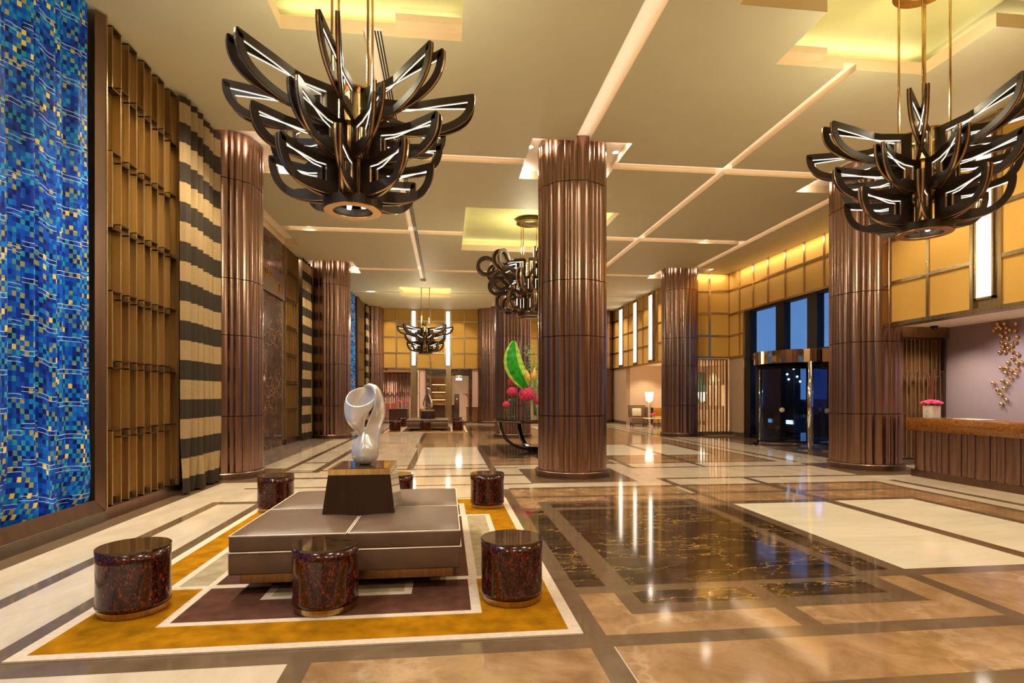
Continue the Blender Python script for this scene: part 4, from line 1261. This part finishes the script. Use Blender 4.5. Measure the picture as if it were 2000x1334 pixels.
MB().ring(RR - .07, RR + .05, 0, .025, 64).build('floor_ring', M['silver'], rd)
for a in (2.15, 4.13):
    ca, sa = math.cos(a), math.sin(a)
    MB().lathe([(.075, 0), (.075, 2.4)], 20, (RR * ca, RR * sa, 0)).build('post', M['chrome'], rd)
for a0, a1 in ((PI * .55, 2.15), (4.13, PI * 1.45), (-.9, .9)):
    MB().ring(RR - .006, RR + .006, .06, 2.38, 16, a0=a0, a1=a1).build('curved_pane', M['dark_glass'], rd)
for a in (2.68, 2.68 + 2 * PI / 3, 2.68 + 4 * PI / 3):
    lf = thing('door_leaf', None, None); lf.parent = rd; lf.rotation_euler = (0, 0, a)
    MB().box(.05, RR - .08, -.006, .006, .14, 2.28).build('pane', M['dark_glass'], lf)
    MB().box(.03, RR - .07, -.02, .02, .03, .14).box(.03, RR - .07, -.02, .02, 2.26, 2.36).box(RR - .11, RR - .06, -.02, .02, .03, 2.36).box(.03, .08, -.02, .02, .03, 2.36).build('leaf_frame', M['blackframe'], lf)
    MB().box(.06, RR - .11, -.026, .026, .03, .09).build('kick_rail', M['silver'], lf)
    o = MB().lathe([(0, -.03), (.07, -.03), (.07, .03), (0, .03)], 20).build('push_disc', M['piping'], lf, rot=(PI / 2, 0, 0), loc=(.72, 0, 1.05))
MB().lathe([(.05, .03), (.05, 2.38)], 16).build('hub_post', M['chrome'], rd)

# ------------------------------------------------------------------ outside
slab('floor', 10.76, 60, -10, 45, -.12, -.02, 'asphalt')
slab('wall_right', 10.76, 13.3, 19.9, 19.95, 0, 3.1, 'ext_dark')
for x, z, lab in ((12.98, 2.48, 'highest small blue lamp glowing outside the revolving door'), (12.72, 2.27, 'blue lamp glow outside, lower left of the highest one'), (12.78, 2.08, 'blue lamp glow outside, lowest at the left of the cluster'), (13.12, 2.18, 'blue lamp glow outside, right of the highest one'), (13.24, 2.0, 'blue lamp glow outside, lowest at the right of the cluster')):
    t = thing('wall_lamp', lab, 'lamp', (x, 19.9, z), group='small blue lamps outside')
    MB().box(-.02, .02, -.05, 0, -.02, .02).build('bracket', M['ext_dark'], t)
    MB().ball((0, -.07, 0), .04, 8).build('globe', M['bluelamp'], t)
t = thing('car', 'dark car with lit lamps standing outside beyond the revolving door', 'car', (13.4, 18.0, -.02), 0)
mb = MB()
prof = [(-2.1, .35), (-2.15, .7), (-1.5, .85), (-.9, 1.35), (.6, 1.4), (1.2, .95), (2.05, .8), (2.15, .4), (2.1, .28), (-2.1, .28)]
n = len(prof)
mb.add([(x, -.85, z) for x, z in prof] + [(x, .85, z) for x, z in prof], [tuple(range(n)), tuple(range(2 * n - 1, n - 1, -1))] + [(i, n + i, n + (i + 1) % n, (i + 1) % n) for i in range(n)])
mb.build('body', M['car_paint'], t)
for x in (-1.35, 1.35):
    for y in (-.86, .86):
        MB().lathe([(0, -.09), (.33, -.09), (.33, .09), (0, .09)], 20).build('wheel', M['ext_dark'], t, rot=(PI / 2, 0, 0), loc=(x, y, .33))
for y in (-.6, .6): MB().rbox(-2.2, -2.1, y - .16, y + .16, .55, .68, .02).build('headlamp', M['headlamp'], t)

# ------------------------------------------------------------------ lounge
def armchair(loc, rz, label):
    t = thing('armchair', label, 'chair', loc, rz)
    MB().rbox(-.36, .36, -.34, .34, .14, .42, .03).build('seat', M['chair_fabric'], t)
    mb = MB(); mb.hexa([(-.36, .24, .40), (.36, .24, .40), (.36, .36, .40), (-.36, .36, .40)], [(-.38, .36, .92), (.38, .36, .92), (.38, .48, .92), (-.38, .48, .92)])
    mb.build('backrest', M['chair_fabric'], t)
    MB().tube([(-.40, .44, .96), (.40, .44, .96)], .025, 8).tube([(-.39, .26, .40), (-.40, .44, .96)], .02, 8).tube([(.39, .26, .40), (.40, .44, .96)], .02, 8).build('frame', M['wood_dark'], t)
    for sx in (-1, 1):
        for sy in (-1, 1):
            MB().hexa([(sx * .31 - .025, sy * .29 - .025, 0), (sx * .31 + .025, sy * .29 - .025, 0), (sx * .31 + .025, sy * .29 + .025, 0), (sx * .31 - .025, sy * .29 + .025, 0)],
                      [(sx * .31 - .035, sy * .29 - .035, .16), (sx * .31 + .035, sy * .29 - .035, .16), (sx * .31 + .035, sy * .29 + .035, .16), (sx * .31 - .035, sy * .29 + .035, .16)]).build('leg', M['wood_dark'], t)
    return t
armchair((9.12, 26.1, 0), -.15, 'brown armchair with dark frame beside the lit floor lamp in the lounge')
mb = MB().rbox(-.22, .22, -.06, .06, -.2, .2, .05)
tag(mb.build('cushion', M['cushion'], loc=(9.11, 26.27, .65), rot=(-.25, 0, -.15)), 'square cream cushion leaning on the back of the lounge armchair', 'cushion')
t = thing('sofa', 'gold buttoned sofa partly hidden behind the right column', 'sofa', (10.72, 26.3, 0))
MB().rbox(-.95, .95, -.42, .42, .14, .45, .04).build('seat', M['sofa_gold'], t)
MB().rbox(-.95, .95, .26, .46, .42, .88, .04).build('backrest', M['sofa_gold'], t)
for s in (-1, 1): MB().rbox(s * .98 - .06, s * .98 + .06, -.42, .46, .14, .9, .03).build('arm', M['wood_dark'], t)
for sx in (-.85, .85):
    for sy in (-.35, .38): MB().box(sx - .03, sx + .03, sy - .03, sy + .03, 0, .15).build('leg', M['wood_dark'], t)
def floor_lamp(loc, label):
    t = thing('floor_lamp', label, 'lamp', loc)
    MB().lathe([(.17, 0), (.17, .03), (.05, .05), (0, .05)], 24, smooth=False).build('base', M['lamp_stem'], t)
    mb = MB()
    for k in range(9): mb.lathe([(.045, .05 + k * .125), (.062, .06 + k * .125), (.062, .16 + k * .125), (.045, .172 + k * .125)], 16, smooth=False)
    mb.build('stem', M['lamp_stem'], t)
    MB().lathe([(.14, 1.20), (.215, 1.62), (.205, 1.62), (.13, 1.20)], 28).build('shade', M['shade'], t)
floor_lamp((9.60, 25.9, 0), 'lit floor lamp with tapered shade between armchair and sofa in the lounge')
floor_lamp((12.1, 25.6, 0), 'lit floor lamp showing through the open slat screen')
def side_table(loc, w, label):
    t = thing('side_table', label, 'table', loc, group='lounge side tables')
    MB().rbox(-w, w, -.28, .28, .40, .43, .008, seg=1).build('tabletop', M['piping'], t)
    for sx in (-1, 1):
        for sy in (-1, 1): MB().box(sx * (w - .03) - .012, sx * (w - .03) + .012, sy * .25 - .012, sy * .25 + .012, 0, .40).build('leg', M['bronze'], t)
side_table((9.45, 25.0, 0), .38, 'low pale table in front of the lit lounge lamp, left one')
side_table((10.2, 24.9, 0), .30, 'low pale table in front of the gold sofa, right one')
def posy(loc, label):
    t = thing('flower_bowl', label, 'flowers', loc, group='pink flowers on the lounge tables')
    MB().lathe([(.05, 0), (.08, .06), (.075, .1)], 14).build('bowl', M['leaf_edge'], t)
    mb = MB(); rnd = random.Random(int(loc[0] * 100))
    for k in range(14): mb.ball((rnd.gauss(0, .055), rnd.gauss(0, .05), .14 + rnd.uniform(-.02, .06)), .045, 5)
    mb.build('blooms', M['rose'], t)
posy((9.47, 25.0, .432), 'pink flowers in a small bowl on the left lounge table, under the lamp')
posy((10.2, 24.9, .432), 'pink flowers in a small bowl on the right lounge table, before the sofa')
g = thing('wall_art', 'plain green wall panel in the lounge seen through the slat screen', 'picture', (12.55, 27.36, 1.85))
MB().box(-.55, .55, -.02, .02, -.75, .75).build('panel', M['green_art'], g)
MB().box(-.58, .58, -.03, .0, .75, .78).box(-.58, .58, -.03, .0, -.78, -.75).build('frame', M['bronze'], g)

# ------------------------------------------------------------------ restaurant beyond the end wall
for i, (x0, x1, m) in enumerate(((-1.87, -1.56, 'frame_gold'), (-.02, .24, 'frame_gold'))):
    slab('trim_%d' % (3 + i), x0, x1, 29.95, 30.2, 0, 2.86, m)
slab('trim_5', -1.50, -1.44, 30.0, 30.1, 0, 2.82, 'piping')
slab('wall_back', -1.40, -1.10, 30.05, 30.2, .75, 2.82, 'pink_wall')
slab('wall_back', -1.40, -1.10, 30.04, 30.21, 0, .75, 'skirting')
slab('trim_6', -1.10, 1.35, 30.0, 30.2, 2.5, 2.86, 'portal')
slab('trim_7', -1.10, -.86, 30.0, 30.2, 0, 2.5, 'portal')
slab('trim_8', 1.18, 1.35, 30.0, 30.2, 0, 2.5, 'portal')
slab('wall_back', 1.35, 1.68, 30.05, 30.2, .9, 2.82, 'pink_wall')
w2 = thing('window_2', None, None, (-2.55, 30.1, 0), kind='structure')
MB().box(-.72, .68, -.006, .006, .06, 2.82).build('pane', M['glass'], w2)
MB().box(-.72, .68, -.02, .02, 0, .06).build('frame', M['bronze'], w2)
d2 = thing('door_2', None, None, (.15, 30.1, 0), kind='structure')
for a, b in ((-1.0, -.18), (.1, 1.02)):
    MB().box(a, b, -.006, .006, .08, 2.5).build('pane', M['glass'], d2)
    MB().box(a, b, -.02, .02, 0, .08).box(a, a + .04, -.02, .02, 0, 2.5).box(b - .04, b, -.02, .02, 0, 2.5).build('leaf_frame', M['bronze_gold'], d2)
# desk with two chairs and vases
t = thing('host_desk', 'dark panelled desk before the slat screen behind the end glass', 'desk', (-2.62, 31.6, 0))
MB().box(-.5, .5, -.28, .28, 0, .70).build('body', M['wood_dark'], t)
MB().rbox(-.54, .54, -.32, .32, .70, .74, .008, seg=1).build('top', M['leather'], t)
for i, x in enumerate((-3.25, -2.85)):
    t = thing('desk_chair', ('red brown chair at the left end of the far desk', 'red brown chair just behind the left part of the far desk')[i], 'chair', (x, 32.5 - .3 * (1 - i), 0), .4)
    MB().rbox(-.22, .22, -.22, .22, .42, .48, .02).build('seat', M['wood_red'], t)
    MB().hexa([(-.18, .18, .46), (.18, .18, .46), (.18, .22, .46), (-.18, .22, .46)], [(-.2, .28, 1.02), (.2, .28, 1.02), (.2, .32, 1.02), (-.2, .32, 1.02)]).build('backrest', M['wood_red'], t)
    for sx in (-.19, .19):
        for sy in (-.19, .19): MB().tube([(sx, sy, 0), (sx, sy, .43)], .018, 6).build('leg', M['wood_dark'], t)
for i, (x, h, lab) in enumerate(((-2.55, .95, 'tall red flower sprays in a vase on the far desk, left one'), (-2.2, .62, 'shorter red flowers in a slim vase on the far desk, right one'))):
    t = thing('flower_vase', lab, 'flowers', (x, 31.55, .741), group='red flowers on the far desk')
    MB().lathe([(.03, 0), (.04, .1), (.025, .3)], 12).build('vase', M['vase_glass'], t)
    mb = MB(); rnd = random.Random(i)
    for k in range(10): mb.ball((rnd.gauss(0, .04), rnd.gauss(0, .04), .36 + rnd.uniform(-.06, .08)), .035, 5)
    mb.build('blooms', M['rose'], t)
    mb = MB()
    for k in range(4): mb.tube([(0, 0, .02), (rnd.gauss(0, .04), rnd.gauss(0, .03), h)], .006, 5)
    mb.build('stems', M['twig'], t)
# shelving and bottles
t = thing('display_shelf', 'lit bar shelving with bottles seen through the end doorway', 'shelf', (-.35, 33.9, 0))
MB().box(-.55, .62, -.02, .22, .05, 2.45).build('back', M['wood_warm'], t)
for z in (.8, 1.25, 1.7, 2.15):
    MB().box(-.55, .62, -.24, 0, z - .02, z).build('shelf', M['wood_dark'], t)
for z in (1.25, 1.7, 2.15): MB().box(-.5, .57, -.05, -.03, z - .06, z - .035).build('light_strip', M['bottle_glow'], t)
for x in (-.57, .62): MB().box(x, x + .03, -.26, .22, 0, 2.5).build('side', M['frame_gold'], t)
rnd = random.Random(6); bo = None
for z in (.8, 1.25, 1.7):
    for k in range(9):
        if bo is None:
            bo = MB().lathe([(.04, 0), (.042, .18), (.018, .24), (.016, .32), (0, .32)], 10).build('bottle', M['bottle']); o = bo
            tag(bo, 'one of the small amber bottles standing on the lit bar shelving', 'bottle', 'bottles on the lit shelving')
        else: o = bo.copy(); COL.objects.link(o)
        o.location = (-.35 - .45 + k * .115, 33.77, z); s = rnd.uniform(.75, 1.05); o.scale = (1, 1, s)
t = thing('bar_counter', 'dark bar counter in front of the lit shelving behind the doorway', 'counter', (-.2, 32.8, 0))
MB().box(-.8, .8, -.25, .25, 0, .86).build('body', M['wood_dark'], t)
MB().box(-.85, .85, -.3, .3, .86, .9).build('top', M['lacquer'], t)
t = thing('pendant_lamp', 'bright ceiling light glowing inside the restaurant, right of the doorway pillar', 'light', (.72, 33.0, 2.36))
MB().lathe([(.0, 0), (.17, 0), (.17, .1), (0, .1)], 20).build('diffuser', M['spot'], t)
MB().tube([(0, 0, .1), (0, 0, .46)], .01, 6).build('rod', M['brass'], t)
t = thing('totem_sign', 'tall dark totem sign with a small oval gold emblem, right of the far ottoman', 'sign', (.53, 29.2, 0))
MB().rbox(-.13, .13, -.06, .06, .04, 1.55, .006, seg=1).build('panel', M['wood_dark'], t)
MB().box(-.17, .17, -.12, .12, 0, .04).build('foot', M['bronze'], t)
MB().lathe([(0, -.004), (.05, -.004), (.05, .004), (0, .004)], 20, sy=.6).build('emblem', M['gold'], t, rot=(PI / 2, 0, 0), loc=(0, -.063, 1.27))
t = thing('service_counter', 'light wooden slatted counter at the right side of the end doorway', 'counter', (1.42, 30.9, 0))
mb = MB()
for k in range(9): mb.box(-.33 + k * .072, -.33 + k * .072 + .066, -.2, .2, .03, .78)
mb.build('slatted_body', M['wood_warm'], t)
MB().box(-.36, .36, -.22, .22, .78, .82).build('top', M['wood_dark'], t)
t = thing('orchid', 'tall magenta orchid plant on the light wooden counter', 'plant', (1.25, 30.95, .821))
MB().lathe([(.05, 0), (.07, .12), (.065, .14)], 14).build('pot', M['white_pot'], t)
mb = MB(); mf = MB(); rnd = random.Random(3)
for k in range(4):
    ex, ey = rnd.uniform(-.28, .2), rnd.uniform(-.1, .1)
    pts = bez((0, 0, .1), (0, 0, .4), (ex * .5, ey, .75), (ex, ey, rnd.uniform(.6, .85)), 8); mb.tube(pts, .008, 5)
    for p in pts[4:]: mf.ball((p[0] + rnd.gauss(0, .02), p[1], p[2] + .02), .035, 5)
mb.build('stems', M['stem'], t); mf.build('flowers', M['pink'], t)

# ------------------------------------------------------------------ ceiling spots, cameras
def downlight(x, y, z, label, group=None, r=.055):
    t = thing('downlight', label, 'light', (x, y, z), group=group)
    MB().ring(r, r + .02, -.012, .02, 20).build('rim', M['white_pot'], t)
    MB().lathe([(0, -.004), (r, -.004)], 20).build('lamp', M['spot'], t)
for x, y, l in ((1.53, 9.86, 'downlight in the ceiling recess at the near left of the middle column'), (1.56, 10.45, 'downlight in the ceiling recess left of the middle column'), (3.24, 9.86, 'downlight in the ceiling recess at the near right of the middle column'), (3.22, 10.5, 'downlight in the ceiling recess right of the middle column')):
    downlight(x, y, ZC + .155, l, 'downlights round the nearest middle column')
for x, y, l in ((-3.72, 15.79, 'bright downlight in the ceiling channel left, beyond the nearest chandelier'), (7.6, 15.79, 'bright downlight in the ceiling channel right, above the entrance'), (-3.3, 25.1, 'bright downlight in the far ceiling channel at the left')):
    downlight(x, y, CH - .005, l, 'bright downlights in the ceiling channels', .09)
def dome(loc, label):
    t = thing('security_camera', label, 'camera', loc, group='black dome cameras')
    MB().lathe([(0, 0), (.07, 0), (.07, -.03), (0, -.03)][::-1], 20, smooth=False).build('base', M['camera_black'], t)
    MB().lathe([(0, -.09), (.035, -.08), (.055, -.055), (.06, -.03)], 20).build('dome', M['camera_black'], t)
dome((10.2, 10.75, 2.95), 'small black dome camera on the soffit over the mauve wall')
dome((-3.12, 29.99, 2.85), 'small black dome camera under the gold end wall at the left')

# ------------------------------------------------------------------ light
w = bpy.data.worlds.new('World'); sc.world = w; w.use_nodes = True
bg = w.node_tree.nodes['Background']
nt = w.node_tree
tc = nt.nodes.new('ShaderNodeTexCoord'); sx = nt.nodes.new('ShaderNodeSeparateXYZ')
L(nt, tc.outputs['Generated'], sx.inputs[0])
rp = ramp(nt, [(.0, (.10, .22, .46)), (.35, (.055, .15, .40)), (1, (.02, .06, .22))])
L(nt, sx.outputs['Z'], rp.inputs['Fac']); L(nt, rp.outputs['Color'], bg.inputs['Color'])
bg.inputs['Strength'].default_value = 1.0

WARM = (1, .845, .64)
def spot(x, y, z, e, col=WARM, size=2.2, blend=.6, r=.2, rot=(0, 0, 0)):
    l = bpy.data.lights.new('unseen_spot', 'SPOT'); l.energy = e; l.color = col; l.spot_size = size; l.spot_blend = blend; l.shadow_soft_size = r  # no fitting modelled; most are added to raise the light level
    o = bpy.data.objects.new('unseen_spot', l); COL.objects.link(o); o.location = (x, y, z); o.rotation_euler = rot
def area(x, y, z, e, col=WARM, sx=.4, sy=.4, rot=(0, 0, 0), spread=PI):
    l = bpy.data.lights.new('room_light', 'AREA'); l.energy = e; l.color = col; l.shape = 'RECTANGLE'; l.size = sx; l.size_y = sy; l.spread = spread
    o = bpy.data.objects.new('room_light', l); COL.objects.link(o); o.location = (x, y, z); o.rotation_euler = rot
def point(x, y, z, e, col=WARM, r=.1):
    l = bpy.data.lights.new('lamp_light', 'POINT'); l.energy = e; l.color = col; l.shadow_soft_size = r
    o = bpy.data.objects.new('lamp_light', l); COL.objects.link(o); o.location = (x, y, z)
DK = 1.0
for y in (-3, 1.6, 8.4, 12.6, 18.2, 22.6, 27.8):
    for x in (-2.9, .9, 3.9, 7.3):
        spot(x, y, 5.97, 330 * DK, size=2.5)  # even grid of added spots standing in for downlights
for x0, x1, y0, y1 in ((2.25, 2.52, -4, 9.8), (5.45, 5.64, 7.3, 20), (8.7, 8.93, 11.8, 19.2), (3.3, 8.4, 10.62, 10.92), (-3.8, 1.5, 10.62, 10.92), (-4.3, .44, 15.6, 15.98), (4.3, 8.6, 15.6, 15.98), (-3.8, 8.5, 20.45, 20.75), (-1.03, -.92, 7.3, 22.5)):
    sx_, sy_ = x1 - x0 - .06, y1 - y0 - .06
    area((x0 + x1) / 2, (y0 + y1) / 2, CH - .06, 1.9 * sx_ * sy_, (1, .86, .70), sx_, sy_, (PI, 0, 0))
# cove strips lying on the lips of the coffers
for x0, x1, y0, y1 in ((-3.25, 1.4, 6.3, 7.4), (3.25, 7.9, 6.3, 7.4)):
    for xa, xb in ((x0, x0 + 1.1), (x1 - 1.1, x1)):
        area((xa + xb) / 2, (y0 + y1) / 2, ZC + .19, 5, (1, .87, .66), .9, .9, (PI, 0, 0))
    area((x0 + x1) / 2, 7.33, ZC + .19, 5, (1, .87, .66), 2.2, .12, (PI, 0, 0))
for x, y, sx_, sy_ in ((.33, 15.6, .15, 4.0), (4.38, 15.6, .15, 4.0), (2.35, 13.42, 3.8, .12), (2.35, 17.72, 3.8, .12), (-.92, 26.35, 2.2, .12), (-2.17, 25.05, .12, 2.2), (.32, 25.05, .12, 2.2)):
    area(x, y, ZC + .19, 6, (1, .87, .66), sx_, sy_, (PI, 0, 0))
# uplight of the chandeliers on coffers and ceiling
for x, y, z in ((-.94, 5.85, 4.75), (5.56, 6.0, 4.75), (2.3, 15.45, 5.45), (-.92, 25.0, 4.7)):
    point(x, y, z, 120, (1, .92, .62), .14)
    for q in (.5, 1.0): point(x, y, z - q, 8, (1, .82, .45), .05)
# wash of the gold walls from the ceiling edge
area(10.25, 15.6, 5.93, 50, (1, .78, .48), .1, 7.5, (0, R(-25), 0))
area(9.7, 19.75, 5.93, 10, (1, .84, .6), 1.2, .1, (R(25), 0, 0))
for y in (21.5, 23, 24.5, 26, 27.5, 29): spot(8.35, y, 5.95, 70, (1, .78, .5), 1.6, .5, .05)
for x in (-2.9, -.8, .6): spot(x, 29.4, 5.95, 60, (1, .78, .5), 1.6, .5, .05)
for y in (3, 5, 7, 9): spot(7.6, y, 5.95, 150, (1, .8, .52), 1.6, .5, .05)  # added spots, set out from the wall to brighten the desk front
# reception niche
spot(9.9, 10.4, 2.9, 110, (1, .85, .65), 2.2, .8, .06)  # added to brighten the slat screen
for y in (6.5, 8.4, 9.4): spot(9.75, y, 2.9, 80, (1, .90, .90), 2.2, .8, .06, (0, R(-18), 0))
# curtain bay and left fin screens
for y in (2.0, 3.6, 5.2, 6.6): spot(-3.2, y, 5.95, 170, (.92, .96, 1), 1.6, .5, .08, (0, R(-14), 0))
for y in (7.6, 8.6, 9.6): spot(-3.3, y, 5.95, 330, (1, .84, .56), 1.5, .5, .08, (0, R(-10), 0))
for y in (13.5, 15.0, 16.5): spot(-4.0, y, 5.95, 110, (1, .86, .68), 1.5, .5, .08, (0, R(-12), 0))  # added to lift the dark marble wall and its sign
for cx, cy in ((2.4, 10.7), (8.6, 10.75), (2.4, 20.1), (8.6, 20.1), (-4.05, 11), (-4.05, 20.4)):
    for dx, dy in ((-.8, -.8), (.8, -.8), (-.8, .8), (.8, .8)): point(cx + dx, cy + dy, ZC + .08, 4, (1, .86, .74), .04)
for y in (17.8, 18.6, 19.5): spot(-4.1, y, 5.95, 190, (1, .80, .50), 1.5, .5, .08, (0, R(-10), 0))
for y in (23, 25, 27, 28.6): spot(-3.3, y, 5.95, 120, (1, .88, .7), 1.5, .5, .08, (0, R(-10), 0))
# lounge
for x, y in ((9.9, 26.5), (11.6, 26.5), (12.6, 26.5), (10.8, 23.5)): spot(x, y, 2.9, 110, (1, .76, .5), 2.0, .7, .06)
point(9.6, 25.9, 1.45, 14, (1, .72, .42), .08); point(12.1, 25.6, 1.45, 14, (1, .72, .42), .08)
# restaurant
for x, y, e in ((-3.2, 31.2, 130), (-3.2, 33.0, 150), (-2.0, 32.4, 170), (-.3, 32.2, 100), (.9, 32.0, 100), (1.5, 30.6, 50)): spot(x, y, 2.78, e, (1, .70, .50), 2.4, .7, .06)
for y0 in (14, 17): point(12.0, y0, 2.2, 8, (.7, .85, 1), .1)

# ------------------------------------------------------------------ view
sc.view_settings.view_transform = 'Standard'
sc.view_settings.look = 'None'
sc.view_settings.gamma = 1
sc.view_settings.use_curve_mapping = False
sc.view_settings.exposure = 0.42
try:
    sc.cycles.use_denoising = True
    sc.cycles.max_bounces = 7; sc.cycles.diffuse_bounces = 4; sc.cycles.glossy_bounces = 4; sc.cycles.transparent_max_bounces = 12
    sc.cycles.sample_clamp_indirect = 4.0
except Exception: pass
